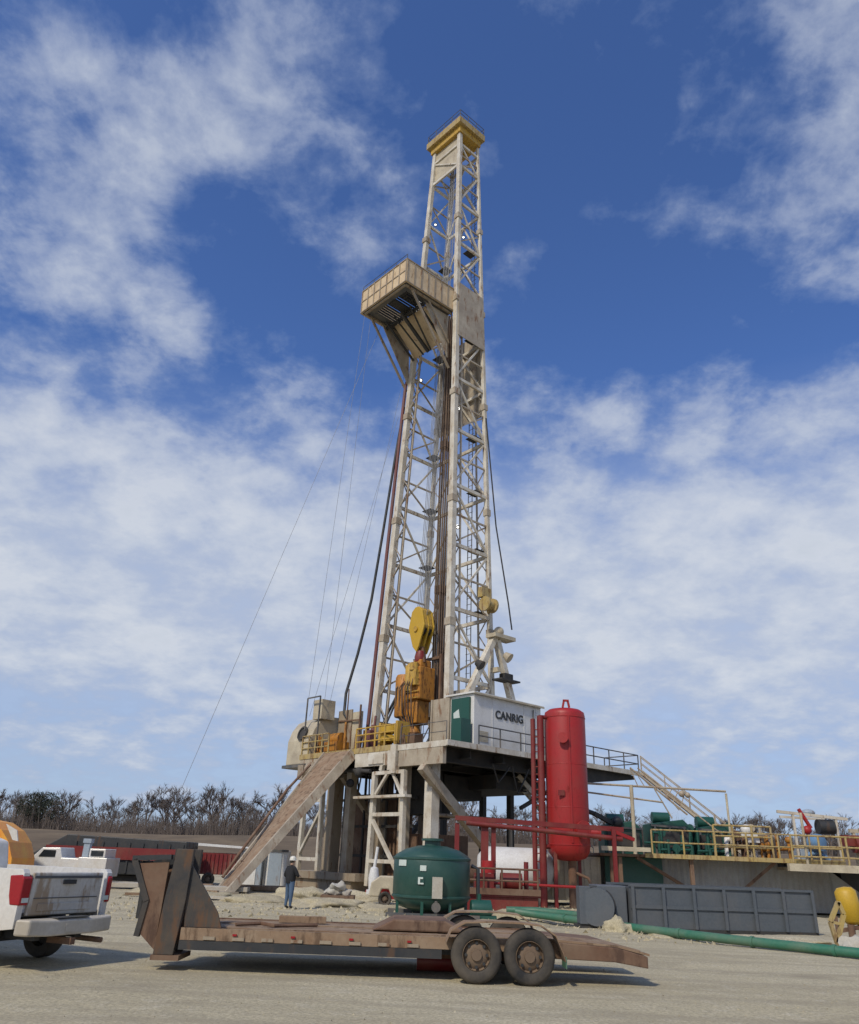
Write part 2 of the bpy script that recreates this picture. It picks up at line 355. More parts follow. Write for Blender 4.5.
# ------------------------------------------------------------------ trees
def make_tree(seed, H, spread):
    rnd = random.Random(seed); tr = MB(); cr = MB()
    def br(p, d, l, r, lev, mb):
        q = p + d*l
        mb.path([p, p.lerp(q, .5) + Vector((rnd.uniform(-1, 1), rnd.uniform(-1, 1), 0))*l*.06, q], r, 4 if lev < 2 else 3, False, [r, r*.8, r*.6])
        if lev >= 4:
            for k in range(12):
                t = rnd.random(); s = p.lerp(q, t)
                e = (d + Vector((rnd.gauss(0, .6), rnd.gauss(0, .6), rnd.gauss(.15, .5)))).normalized()*rnd.uniform(.5, 1.2)*H*.07
                w_ = Vector((rnd.gauss(0, 1), rnd.gauss(0, 1), rnd.gauss(0, 1)))  .normalized()*.035
                cr.face([s-w_, s+w_, s+e])
            return
        n = 4 if lev == 0 else rnd.choice((2, 3, 3))
        for k in range(n):
            a = rnd.uniform(0, 2*PI); tl = rnd.uniform(.35, .85)*spread
            nd = (d + Vector((math.cos(a)*tl, math.sin(a)*tl, rnd.uniform(-.1, .25)))).normalized()
            br(p.lerp(q, rnd.uniform(.55, 1)), nd, l*rnd.uniform(.62, .85), r*.62, lev+1, cr)
    br(Vector((0, 0, 0)), Vector((rnd.uniform(-.05, .05), 0, 1)).normalized(), H*.3, H*.017, 0, tr)
    return tr, cr
protos = []
G = 'bare trees of the far tree line'
LB = ['bare grey-brown winter tree in the line beyond the left side of the site', 'bare winter tree in the line behind the derrick substructure', 'bare winter tree in the line beyond the tanks on the right']
CAT = 'tree'
for i, (H, sp) in enumerate(((11, 1.0), (12.5, .85), (9.5, 1.15), (11.5, 1.1), (10, .95))):
    t = Thing('bare_tree', LB[0], 'tree', (-200-10*i, 205, 4), group=G)
    tr, cr = make_tree(30+i, H, sp)
    bpy_tr = t; s = t.base
    t.base = Vector((0, 0, 0)); t.part('trunk', tr, M['bark']); t.part('crown', cr, M['twig'])
    protos.append(t)
rnd = random.Random(3)
spots = []
for row, (Y, n) in enumerate(((178, 66), (192, 66), (208, 60))):
    for i in range(n):
        spots.append(((-128 + 258*(i+rnd.random()*.8)/n)*Y/195, Y+rnd.uniform(-6, 6), row))
for i, (x, y, row) in enumerate(spots):
    px = x/y
    lab = LB[0] if px < -.17 else (LB[1] if px < .14 else LB[2])
    s = rnd.choice((rnd.uniform(.5, .8), rnd.uniform(.8, 1.05), rnd.uniform(1.0, 1.28)))*(1.0 if px < -.16 else .92)*(1.12 if -.31 < px < -.16 else 1)
    if -.47 < px < -.30: s *= .78
    z = hz(x, y)-.2
    t = protos[i % 5]
    if i < 5:
        t.o.location = (x, y, z); t.o.scale = (s,)*3; t.o['label'] = lab; t.o.rotation_euler = (0, 0, rnd.uniform(0, 6))
    else: dup(t.o, (x, y, z), rnd.uniform(0, 6.28), lab, s)
# undergrowth along the tree line: nobody could count it
bm = MB()
for i in range(22000):
    x = rnd.uniform(-150, 150); y = rnd.uniform(172, 200); b = Vector((x, y, hz(x, y)-.1))
    e = Vector((rnd.gauss(0, .7), rnd.gauss(0, .3), rnd.uniform(.8, 4.2)*(1.3+.6*math.sin(x*.21)*math.sin(x*.07+1)))); a = Vector((rnd.uniform(.03, .09), 0, 0)); bm.face([b-a, b+a, b+e])
    for k in range(3):
        q_ = b+e*rnd.uniform(.3, .9); g_ = Vector((rnd.gauss(0, .6), rnd.gauss(0, .3), rnd.uniform(.1, .9))); bm.face([q_-a*.6, q_+a*.6, q_+g_])
o = bm.build('scrub', M['twig']); o['kind'] = 'stuff'; o['label'] = 'dry brown scrub under the far trees'; o['category'] = 'scrub'
# evergreen at far left
t = Thing('evergreen_tree', 'dark round evergreen tree in the tree line near the left edge', 'tree', (-79, 176, hz(-79, 176)-.2))
t.part('trunk', MB().tube((-79, 176, hz(-79, 176)-.2), (-79, 176, 9), .25, 6, .1), M['bark'])
m = MB()
for i in range(2600):
    d = Vector((rnd.gauss(0, 1), rnd.gauss(0, 1), rnd.gauss(0, 1))).normalized()*rnd.random()**.4
    c = Vector((-79+d.x*5.2, 176+d.y*4, hz(-79, 176)+4.4+d.z*3.1))*1
    a = Vector((rnd.gauss(0, 1), rnd.gauss(0, 1), rnd.gauss(0, 1))).normalized()*.3; b = a.cross(Vector((rnd.gauss(0, 1), rnd.gauss(0, 1), 1))).normalized()*.22
    m.face([c-a, c+b, c+a*.8])
t.part('crown', m, M['evergreen'])

# ------------------------------------------------------------------ substructure and rig floor (rig frame)
FZ = 7.8
S = Thing('rig_substructure', 'tall white steel substructure with dark rig floor under the derrick', 'substructure', (0, 0, 0), RIG)
S.part('floor_deck', MB().prism([(0, .0, FZ-.14), (13.2, .0, FZ-.14), (13.2, 14, FZ-.14), (0, 14, FZ-.14)], (0, 0, .14)), M['dark'])
m = MB()                                     # under-floor girders
for y in (1.2, 4.6, 8.2, 11.6, 13.6): m.ibeam((.35, y, FZ-.55), (13, y, FZ-.55), .35, .78)
for x in (2.2, 5, 8, 11, 12.8): m.ibeam((x, .35, FZ-.42), (x, 13.7, FZ-.42), .28, .5)
S.part('floor_girders', m, M['dark'])
S.part('edge_beam', MB().box(-.12, 0.0, -.06, 4.0, FZ-.26, FZ+.06), M['white'])
S.part('edge_beam', MB().box(-.12, 18.4, -.18, -.06, FZ-.22, FZ+.08), M['white'])
S.part('edge_beam', MB().box(-.14, -.02, 4.1, 14.1, FZ-.2, FZ+.12), M['yrail'], label='yellow edge beam along the floor front')
m = MB().box(-.10, .16, .2, 3.9, FZ-1.15, FZ-.27); S.part('fascia_beam', m, M['offwhite'])
m = MB().box(-.12, .1, 4.9, 8.0, FZ-1.0, FZ-.21).box(-.2, -.13, 5.2, 6.6, FZ-.9, FZ-.35); S.part('fascia_beam', m, M['white'])
S.part('corner_post', MB().box(-.25, .1, 4.02, 4.5, FZ-1.5, FZ+.1), M['white'])
m = MB().box(-.1, .2, 11.4, 14, FZ-.8, FZ-.21); S.part('fascia_beam', m, M['offwhite'])
# tail platform to the right
S.part('side_platform', MB().box(13.2, 18.4, -.05, 2.8, FZ-.14, FZ), M['dark'])
m = MB()
for y in (.3, 2.4): m.prism([(12.9, y, FZ-.2), (18.3, y, FZ-.2), (18.3, y, FZ-.45), (12.9, y, FZ-1.1)], (0, .12, 0))
for x in (14.5, 16, 17.5): m.box(x, x+.1, .42, 2.38, FZ-.4, FZ-.2)
S.part('platform_brackets', m, M['dark'])
# columns
def column(x, y, w_, z0, z1, mat, d=None):
    S.part('column', MB().box(x-w_/2, x+w_/2, y-(d or w_)/2, y+(d or w_)/2, z0, z1), mat, bevel=.02)
column(1.0, 2.15, .62, .5, FZ-.95, M['white'], .62)
column(1.2, 4.7, .5, .5, FZ-.9, M['offwhite'])
column(1.0, 9.6, .5, .5, FZ-.9, M['offwhite'])
column(1.0, 11.25, .75, .5, FZ-.95, M['beige'])
column(2.6, 8.6, .5, .5, FZ-.9, M['beige'])
for y in (1.6, 6.4, 9.0, 13.0): column(12.3, y, .38, .5, FZ-.95, M['dark'])
column(6.6, 12.6, .45, .5, FZ-.95, M['beige']); column(6.6, 9.0, .45, .5, FZ-.95, M['offwhite'])
m = MB().beam((-.2, 1.75, 6.55), (6.9, 1.75, 1.15), .45, .5); S.part('diagonal_strut', m, M['offwhite'])
m = MB().beam((.8, 10.3, 6.5), (6.4, 10.3, 1.2), .4, .4); S.part('diagonal_strut', m, M['beige'])
S.part('diagonal_strut', MB().beam((12.2, 2, 6.6), (8.3, 2, 4.9), .2), M['dark']); S.part('diagonal_strut', MB().beam((12.1, 13, 6.6), (7, 13, 1), .3), M['dark'])
# tower frames standing along the front
def tower(y0, y1, z1, zs, x=0., d=0, wd=.28):
    for (yb, yt) in ((y0, y0+.12), (y1, y1-.12)):
        S.part('tower_leg', MB().beam((x, yb, .35), (x, yt, z1), wd, wd, up=(1, 0, 0)), M['white'], bevel=.015)
    for z in zs: S.part('tower_rung', MB().beam((x-.02, y0+.05, z), (x-.02, y1-.05, z), .17, .2), M['white'])
tower(3.35, 6.2, 6.45, (6.38, 4.1, 1.65))
S.part('tower_rung', MB().beam((-.12, 2.9, 5.05), (-.12, 7.6, 5.05), .5, .14), M['white'])
S.part('tower_diagonal', MB().beam((-.05, 6.0, 3.8), (-.05, 3.5, 1.0), .16, .2, up=(1, 0, 0)), M['white'])
S.part('tower_diagonal', MB().beam((-.03, 5.9, 5.2), (-.03, 4.9, 6.3), .15, .15, up=(1, 0, 0)).beam((-.03, 3.6, 5.2), (-.03, 4.4, 6.3), .15, .15, up=(1, 0, 0)), M['white'])
S.part('tower_neck', MB().beam((0, 4.7, 6.5), (0, 4.7, 7.6), .3).beam((0, 5.5, 6.5), (0, 5.2, 7.5), .25), M['white'])
tower(11.0, 13.1, FZ-.5, (5.0, 1.6), x=-.1, wd=.26)
S.part('tower_diagonal', MB().beam((-.15, 11.1, 4.4), (-.15, 13.0, 1.9), .15, .17, up=(1, 0, 0)), M['white'])
# dark interior equipment and base
m = MB().box(-.4, 12.9, 1.2, 2.9, 0, .5).box(-.4, 12.9, 7.2, 13.4, 0, .55).box(-.6, .4, 6.6, 13.6, .55, .95)
S.part('base_skid', m, M['beige'])
m = MB().box(3.4, 4.8, 8.0, 12.2, .56, 5.6).box(3.0, 6.2, 4.4, 6.9, .1, 3.2); S.part('panel_wall', m, M['rust'])
m = MB().box(2.8, 4.4, 4.9, 7.2, 4.3, FZ-.95); m.lathe([(0, 0), (.55, 0), (.55, 2.2), (0, 2.2)], (6.2, 6.8, 4.2)); m.box(5, 8.4, 5.4, 9.6, 5.4, 6.75)
S.part('blowout_preventer', m, M['dark'])
m = MB().box(7.2, 12.0, 3.0, 12.6, 6.0, FZ-.96); S.part('drawworks_cradle', m, M['dark'])
# railings
def rail(parent_thing, pts, h, mat, n=2, r=.03, step=1.9, name='railing', postmat=None):
    rails = MB(); posts = []; seen = set()
    for a, b in zip(pts[:-1], pts[1:]):
        a = Vector(a); b = Vector(b); k = max(1, round((b-a).length/step))
        for i in range(k+1): 
            q = a.lerp(b, i/k); key = tuple(round(c, 2) for c in q)
            if key not in seen: seen.add(key); posts.append(q)
        for j in range(n): 
            zz_ = Vector((0, 0, h*(1-j/n*1.0))); rails.tube(a+zz_, b+zz_, r, 6)
    o = parent_thing.part(name, rails, mat)
    for q in posts: parent_thing.part('post', MB().tube(q, q+Vector((0, 0, h)), r*1.15, 6), postmat or mat, parent=o)
rail(S, [(2.4, -.1, FZ), (13.2, -.1, FZ), (18.3, -.1, FZ), (18.3, 2.7, FZ)], 1.15, M['rail'], r=.04)
rail(S, [(-.05, 4.4, FZ+.1), (-.05, 8.1, FZ+.1)], 1.2, M['yellow'], r=.05, n=3, step=.9)
rail(S, [(-.05, 11.0, FZ+.1), (-.05, 14.0, FZ+.1)], 1.2, M['yrail'], r=.045, n=3, step=.8)
rail(S, [(.0, .05, FZ), (.0, 3.9, FZ)], 1.1, M['rail'], r=.02)
# small fittings under the left edge
m = MB().ball((-.3, 12.3, 6.9), .5, 1, 1, .9).tube((-.3, 12.3, 6.3), (-.5, 12.5, 5.2), .16).box(-.5, .1, 13, 13.6, 6.3, 7.2); S.part('winch', m, M['beige'])
m = MB().tube((-.2, 9.3, 6.7), (-.2, 6.3, 6.5), .12).ball((-.2, 7.4, 6.5), .3).ball((-.2, 8.2, 5.9), .25); S.part('pipe_fittings', m, M['dark'])

# ------------------------------------------------------------------ house on the floor, wind wall
Hs = Thing('control_house', 'white control house with black lettering on the rig floor', 'cabin', (2.9, .8, FZ), RIG)
Hs.part('wall', MB().box(2.9, 9.0, .8, 3.0, FZ+.02, FZ+3.15), M['house'], bevel=.03)
Hs.part('roof', MB().box(2.75, 9.15, .65, 3.1, FZ+3.151, FZ+3.25), M['house'])
Hs.part('end_panel', MB().box(9.02, 10.4, 1.0, 2.9, FZ+.1, FZ+2.75), M['cream'])
m = MB().box(2.74, 2.88, 1.05, 2.55, FZ+.05, FZ+2.95); o = Hs.part('door', m, M['dkgreen'])
Hs.part('window', MB().prism([(2.72, 2.3, FZ+1.5), (2.72, 1.75, FZ+1.5), (2.72, 1.9, FZ+2.3), (2.72, 2.35, FZ+2.1)], (.015, 0, 0)), M['label'], parent=o)
Hs.part('locker', MB().box(1.9, 2.7, .85, 1.6, FZ+.03, FZ+1.6), M['dkgreen'])
Hs.part('wind_wall', MB().box(2.76, 2.86, 2.75, 4.35, FZ+.02, FZ+3.1).box(2.68, 2.755, 4.2, 4.34, FZ, FZ+3.1), M['offwhite'])
# lettering
cu = bpy.data.curves.new('lettering', 'FONT'); cu.body = 'CANRIG'; cu.size = .66; cu.extrude = .008; cu.offset = .022; cu.space_character = 1.05; cu.align_x = 'CENTER'
to = bpy.data.objects.new('tmp', cu); COL.objects.link(to); dg = bpy.context.evaluated_depsgraph_get()
me = bpy.data.meshes.new_from_object(to.evaluated_get(dg)); bpy.data.objects.remove(to)
me.transform(Matrix.Rotation(PI/2, 4, 'X')); me.transform(Matrix.Translation((6.0-2.9, -.03, 1.95)))
me.materials.clear(); me.materials.append(M['mark'])
lo = bpy.data.objects.new('lettering', me); COL.objects.link(lo); lo.parent = Hs.o

# ------------------------------------------------------------------ driller side cabin and clutter (left)
Cb = Thing('driller_cabin', 'cream driller cabin with rounded front and dark round window at left end of rig floor', 'cabin', (1, 14.3, FZ), RIG)
pr = [(0.3, 13.6), (0.3, 15.6)]
prof = [(.0, 7.35), (2.6, 7.35), (2.6, 10.6), (1.4, 10.55), (.7, 10.2), (.25, 9.6), (.0, 8.9)]
Cb.part('shell', MB().prism([(x, 13.2, z) for x, z in prof], (0, 2.7, 0)), M['cream'], bevel=.05)
Cb.part('floor_frame', MB().box(-.1, 2.8, 13.0, 16.2, 7.15, 7.34), M['rail'])
Cb.part('window', MB().lathe([(0, 0), (.5, 0), (.5, .12), (.38, .12), (.38, .05), (0, .05)], (.12, 14.3, 9.35), (-1, 0, .3), 20), M['dark'])
Cb.part('mast_box', MB().box(.5, 1.6, 12.9, 13.9, 10.3, 11.6), M['cream'])
Cb.part('guard_frame', MB().beam((.1, 12.6, 8), (.1, 12.6, 11.7), .08).beam((.1, 14.1, 9.6), (.1, 14.1, 11.7), .08).beam((.1, 12.6, 11.7), (.1, 14.1, 11.7), .08), M['rail'])
W = Thing('wind_wall', 'cream dented wind wall panels behind the front of the rig floor', 'wall panel', (2.2, 11, FZ), RIG)
W.part('panel', MB().box(2.2, 2.3, 10.6, 12.9, FZ, FZ+3.0), M['cream']); W.part('panel', MB().box(2.1, 2.2, 11.6, 13.1, FZ+.2, FZ+3.2), M['beige'])
W.part('frame', MB().beam((2.05, 10.6, FZ), (2.05, 10.6, FZ+3.4), .1).beam((2.05, 10.6, FZ+2.4), (2.05, 13, FZ+2.5), .09).beam((2.0, 12, FZ), (2.0, 12, FZ+4.6), .06), M['rust'])
IR = Thing('iron_roughneck', 'yellow iron roughneck with jaws standing behind the yellow front railing', 'drill machine', (1.2, 6, FZ), RIG)
IR.part('frame', MB().box(.8, 1.8, 5.2, 5.4, FZ+.05, FZ+1.7).box(.8, 1.8, 6.8, 7.0, FZ+.05, FZ+1.7).box(.7, 1.9, 5.0, 7.2, FZ+.02, FZ+.25), M['yellow'])
IR.part('jaw', MB().lathe([(.2, 0), (.6, 0), (.6, .35), (.2, .35), (.2, 0)], (1.0, 6.1, FZ+.5), seg=16).lathe([(.2, 0), (.65, 0), (.65, .4), (.2, .4), (.2, 0)], (1.0, 6.1, FZ+1.05), seg=16), M['yellowc'])
IR.part('arm', MB().beam((1.3, 5.5, FZ+.3), (2.2, 6, FZ+1.6), .18).beam((1.3, 6.7, FZ+.3), (2.2, 6.2, FZ+1.6), .18), M['orange'])
m = MB().box(.6, 1.6, 11.0, 12.4, FZ+.05, FZ+.9).lathe([(0, 0), (.4, 0), (.4, 1.1), (0, 1.1)], (1.1, 11.1, FZ+1.1), (0, 1, 0), 14).tube((1, 10.7, FZ), (1, 10.7, FZ+2.1), .09)
single('air_hoist', m, M['orange'], 'rusty orange air hoist with drum on the left part of the rig floor', 'winch', (1.1, 11.6, FZ), RIG)
m = MB().lathe([(0, 0), (.33, 0), (.33, .9), (.18, 1.1), (.18, 1.9), (0, 1.9)], (2.0, 9.0, FZ), seg=12).box(1.4, 1.9, 8.6, 9.0, FZ, FZ+1.5).tube((2.2, 9.4, FZ), (2.5, 9.5, FZ+2.6), .08)
single('mud_manifold', m, M['standpipe'], 'dark red pipe manifold beside the foot of the left derrick leg', 'pipework', (2, 9, FZ), RIG)

# ------------------------------------------------------------------ derrick
D = Thing('derrick', 'tall white lattice derrick mast rising from the rig floor', 'derrick', (5.2, 7.07, FZ), RIG)
ZB, ZT = FZ, 61.7
BASE = {'fr': (3.35, 3.43), 'fl': (3.35, 10.75), 'rr': (7.4, 3.43), 'rl': (7.4, 10.75)}
TOP = {'fr': (4.6, 5.1), 'fl': (4.6, 8.4), 'rr': (6.9, 5.1), 'rl': (6.9, 8.4)}
def mp_(k, z):
    t = (z-ZB)/(ZT-ZB); a, b = BASE[k], TOP[k]
    return Vector((a[0]+(b[0]-a[0])*t, a[1]+(b[1]-a[1])*t, z))
for k in BASE:
    wl = .46 if k[0] == 'f' else .32
    lg = D.part('leg', MB().beam(mp_(k, ZB), mp_(k, ZT+.6), wl, wl, wl*.8, wl*.8, up=(1, 0, 0)), M['white'], bevel=.03)
    for z in (16, 25, 34, 43, 52): D.part('splice_plate', MB().beam(mp_(k, z-.25), mp_(k, z+.25), wl+.08, wl+.08, up=(1, 0, 0)), M['offwhite'], parent=lg)
levels = [ZB+4.6*i for i in range(1, 12)] + [ZT-.6]
prev = ZB+.3
for i, z in enumerate(levels):
    for (a, b_) in (('fr', 'rr'), ('fl', 'rl'), ('rr', 'rl')):
        D.part('girt', MB().beam(mp_(a, z), mp_(b_, z), .17, .24), M['white'])
        if (a, b_) == ('rr', 'rl'):
            mid = (mp_(a, z)+mp_(b_, z))/2
            D.part('diagonal_brace', MB().beam(mp_(a, prev), mid, .11, .13).beam(mp_(b_, prev), mid, .11, .13), M['white'])
        else:
            p0, p1 = (mp_(a, prev), mp_(b_, z)) if i % 2 == 0 else (mp_(b_, prev), mp_(a, z))
            D.part('diagonal_brace', MB().beam(p0, p1, .11, .14), M['white'])
            hm = (prev+z)/2
            q0, q1 = (mp_(b_, prev), mp_(a, hm)) if i % 2 == 0 else (mp_(a, prev), mp_(b_, hm)); off_ = Vector((0, .07 if a == 'fr' else -.07, 0))
            D.part('diagonal_brace', MB().beam(q0+off_, q1+off_, .09, .11), M['offwhite'])
            D.part('girt', MB().beam(mp_(a, hm), mp_(b_, hm), .1, .12), M['offwhite'])
    prev = z
for z in (ZB+50.6, ZT-3.2, ZT-.6):
    D.part('girt', MB().beam(mp_('fr', z), mp_('fl', z), .16, .2), M['white'])
D.part('diagonal_brace', MB().beam(mp_('fr', ZT-3.2), mp_('fl', ZT-.7), .12), M['white'])
# inner chords that give the legs their truss depth
for k, o_ in (('fr', (.9, 0)), ('fl', (.9, 0)), ('fl', (.1, -1.1)), ('rl', (0, -1.2)), ('rr', (0, 1.2))):
    off = Vector((o_[0], o_[1], 0)); m = MB().beam(mp_(k, ZB)+off, mp_(k, 41)+off*.7, .11, .11, up=(1, 0, 0))
    z = ZB+1; s_ = 0
    while z < 39.5:
        m.beam(mp_(k, z), mp_(k, z+1.55)+off*.9 if s_ == 0 else mp_(k, z+1.55)+off*.9, .06); z += 1.55
        m.beam(mp_(k, z)+off*.9, mp_(k, z+1.3), .06); z += 1.3
    D.part('leg_lattice', m, M['offwhite'])
# solid side panels by the racking board
m = MB().prism([mp_('fr', 39.3)+Vector((0, -.27, 0)), mp_('rr', 39.3)+Vector((0, -.2, 0)), mp_('rr', 44.6)+Vector((0, -.2, 0)), mp_('fr', 44.6)+Vector((0, -.27, 0))], (0, .05, 0))
D.part('side_panel', m, M['offwhite'])
m = MB().prism([mp_('rr', 33.5)+Vector((.2, 0, 0)), mp_('rl', 33.5)+Vector((.2, 0, 0)), mp_('rl', 41.5)+Vector((.2, 0, 0)), mp_('rr', 41.5)+Vector((.2, 0, 0))], (.05, 0, 0))
D.part('rear_panel', m, M['offwhite'])
# ladder up the back, and the platforms on its way
m = MB()
for dy in (-.2, .2): m.beam((7.65, 6+dy, FZ), (7.55, 6.2+dy, ZT), .05)
z = FZ
while z < ZT: m.beam((7.62, 5.8, z), (7.62, 6.3, z), .03); z += .45
D.part('ladder', m, M['rail'])
for z in (17.2, 21.8, 26.4, 31, 40.2, 49.4):
    m = MB(); c = mp_('rr', z); m.box(c.x-1.1, c.x-.2, c.y+.1, c.y+1.0, z+.12, z+.17)
    D.part('rest_platform', m, M['dark']); m = MB()
    c = mp_('rl', z); m.box(c.x-1.1, c.x-.2, c.y-1.0, c.y-.1, z+.12, z+.17); D.part('rest_platform', m, M['dark'])
for (k, z, dx, dy) in (('fl', 53.8, .4, -.5), ('fr', 33.0, .8, .3), ('fr', 50.5, .9, .3), ('fl', 46.6, .5, -.7), ('fr', 23.2, .8, .3), ('fl', 37.3, .3, -.8), ('fr', 43.2, 1, .3)):
    c = mp_(k, z)+Vector((dx, dy, 0)); l = D.part('lamp', MB().lathe([(0, 0), (.11, .02), (.16, .2), (0, .2)], c, (-.3, -.6, -.7), 12), M['rail'])
    D.part('lens', MB().ball(c+Vector((-.04, -.06, -.07)), .13, seg=10), M['lamp'], parent=l)
# crown
o = D.part('crown_frame', MB().box(4.3, 7.0, 4.8, 8.7, ZT+.6, ZT+1.3), M['yellow'], bevel=.02)
D.part('crown_lip', MB().box(4.0, 7.25, 4.5, 9.0, ZT+1.3, ZT+2.0), M['yrail'])
m = MB().lathe([(0, 0), (.8, 0), (.8, 1.6), (0, 1.6)], (5.6, 6.0, ZT+2.4), (0, 1, 0), 20); D.part('sheave', m, M['dark'])
rail(D, [(4.1, 4.6, ZT+2.0), (7.2, 4.6, ZT+2.0), (7.2, 8.9, ZT+2.0), (4.1, 8.9, ZT+2.0), (4.1, 4.6, ZT+2.0)], .9, M['rail'], r=.03, step=1.2)
D.part('antenna', MB().tube((7, 6, ZT+2), (7, 6, ZT+4.2), .03, 5), M['rail'])
m = MB().prism([(4.62, 5.3, ZT-2.8), (4.62, 8.3, ZT-2.8), (4.62, 8.3, ZT+.5), (4.62, 5.3, ZT+.5)], (.05, 0, 0)); D.part('crown_windshield', m, M['cream'])
# rear A-frame raising legs
for nm, q in (('raising_leg', ((7.1, 3.05, 15.6), (4.3, 3.05, 10.9))), ('raising_leg', ((7.3, 3.05, 15.4), (10.2, 3.05, FZ))), ('raising_leg', ((7.3, 11.1, 15.4), (10.2, 11.1, FZ)))):
    D.part(nm, MB().beam(q[0], q[1], .4, .42, up=(0, 1, 0)), M['white'], bevel=.03)
D.part('raising_head', MB().box(6.6, 8.6, 2.5, 3.4, 15.5, 15.75).ball((7.4, 2.95, 16), .35).box(6.9, 7.2, 2.6, 3.2, 13.2, 13.5), M['cream'])
D.part('service_platform', MB().box(7.0, 8.8, 2.3, 3.2, 12.7, 12.8).box(7.5, 8.3, 2.5, 3, 12.81, 13.2), M['dark'])
D.part('hydraulic_winch', MB().lathe([(0, 0), (.5, 0), (.5, .15), (.3, .15), (.3, .75), (.5, .75), (.5, .9), (0, .9)], (5.8, 2.8, 17.6), (1, 0, 0), 18).box(5.7, 6.6, 2.9, 3.3, 18.1, 18.8).tube((5.9, 3, 18), (6.8, 3.3, 17.2), .1), M['yrail'])
D.part('floodlight', MB().lathe([(0, 0), (.2, .05), (.35, .5), (0, .5)], (7.1, 2.2, 14.3), (.3, -.7, -.6), 14), M['cream'])
D.part('floodlight', MB().lathe([(0, 0), (.2, .05), (.35, .5), (0, .5)], (5.3, 3.0, 13.6), (.3, -.7, -.6), 14), M['dark'])

# racking board
B = Thing('racking_board', 'tan panelled racking board basket cantilevered from the upper derrick', 'platform', (1.7, 7.4, 41.6), RIG)
x0, x1, y0, y1, z0, z1 = -1.0, 4.1, 4.7, 10.25, 41.8, 44.0
for nm, a in (('front_panel', (x0, x0+.08, y0, y1, z0, z1)), ('side_panel', (x0+.081, x1, y0, y0+.08, z0, z1)), ('side_panel', (x0+.081, x1, y1-.08, y1, z0, z1))):
    pn = B.part(nm, MB().box(*a), M['board'])
    m = MB()
    if nm == 'front_panel':
        for i in range(8): y = y0+.06+(y1-y0-.12)*i/7; m.box(x0-.05, x0-.002, y-.05, y+.05, z0+.08, z1-.08)
        m.box(x0-.06, x0-.002, y0, y1, z1-.08, z1).box(x0-.06, x0-.002, y0, y1, z0, z0+.08).box(x0-.045, x0-.001, y0, y1, z0+1.05, z0+1.13)
    else:
        s_ = -1 if a[2] < 6 else 1; ye = y0 if s_ < 0 else y1
        for i in range(8): x = x0+.08+(x1-x0-.16)*i/7; m.box(x-.05, x+.05, min(ye, ye+s_*.05), max(ye, ye+s_*.05), z0+.08, z1-.08)
        m.box(x0, x1, min(ye, ye+s_*.06), max(ye, ye+s_*.06), z1-.08, z1).box(x0, x1, min(ye, ye+s_*.06), max(ye, ye+s_*.06), z0, z0+.08)
    B.part('stiffener', m, M['beige'], parent=pn)
m = MB()
for i in range(20):
    y = y0+.3+(y1-y0-.6)*i/19
    m.beam((x0+.3, y, z0+.15), (x1-.4, y, z0+.15), .09, .12)
B.part('racking_fingers', m, M['dark'])
B.part('walkway', MB().box(x0+.1, x1, y0+.1, y0+.9, z0+.02, z0+.07).box(x0+.1, x0+.8, y0+.9, y1-.1, z0+.02, z0+.07).box(x0+.8, x1, y1-1.0, y1-.1, z0+.02, z0+.07), M['rail'])
B.part('diving_board', MB().box(x0+.8, 3.2, 6.9, 7.6, z0-.1, z0+.02), M['dark'])
m = MB()
for y in (y0+.3, y1-.3):
    m.beam((x0+.2, y, z0-.08), (x1, y, z0-.08), .14, .16)
    yy = 5.0 if y < 7 else 9.9
    m.beam((x0+.9, y, z0-.15), (3.95, yy, 36.5), .14, .16)
    m.beam((1.6, y, z0-.15), (3.9, yy, 38.8), .1, .1)
m.beam((x0+.2, y0+.3, z0-.1), (x0+.2, y1-.3, z0-.1), .14)
B.part('support_brace', m, M['beige'])
B.part('brace_panel', MB().prism([(1.0, y1-.35, z0-.2), (3.9, y1-.35, z0-.2), (3.9, 9.6, 36.8)], (0, .05, 0)).prism([(1.4, y0+.55, z0-.2), (3.9, y0+.55, z0-.2), (3.9, 5.1, 37.5)], (0, .05, 0)), M['offwhite'])
rail(B, [(x0+.04, y0+.04, z1), (x0+.04, y1-.04, z1)], .45, M['rail'], r=.025, n=1, step=1.4)

# block, top drive, cables
T = Thing('travelling_block', 'bright yellow travelling block hanging above the top drive', 'pulley block', (5.3, 8.2, 14.6), RIG)
c = Vector((4.3, 7.3, 0))
sh = [(-.1, 14.6), (.35, 15.0), (.85, 16.2), (.9, 16.4), (.6, 17.5), (.2, 17.8), (-.2, 17.8), (-.6, 17.5), (-.9, 16.4), (-.85, 16.2), (-.35, 15.0)]
for dx in (-.5, -.06, .38):
    T.part('side_plate', MB().prism([(c.x+dx, c.y+a*.88, z) for a, z in sh], (.14, 0, 0)), M['yellowc'], bevel=.04)
T.part('top_casing', MB().prism([(c.x-.36, c.y+a*.84, z) for a, z in sh if z > 16.1], (.74, 0, 0)), M['yellow'], bevel=.08)
for dx in (-.33, .1):
    T.part('sheave', MB().lathe([(0, 0), (.72, 0), (.72, .1), (.6, .11), (.6, .14), (.72, .2), (.72, .22), (0, .22)], (c.x+dx, c.y, 16.4), (1, 0, 0), 24), M['dark'])
T.part('pin', MB().tube((c.x-.6, c.y, 16.2), (c.x+.6, c.y, 16.2), .18, 14), M['yellow'])
m = MB()
for i in range(8):
    y = c.y-.6+i*.17; m.tube((c.x-.1+(i % 2)*.3, y, 17.2), (5.4+(i % 2)*.2, 6.6+(i-4)*.14, ZT+.7), .03, 4)
single('drilling_line', m, M['cable'], 'parallel steel drilling lines running from yellow block to crown', 'cable', (5.1, 8.25, 17.2), RIG)
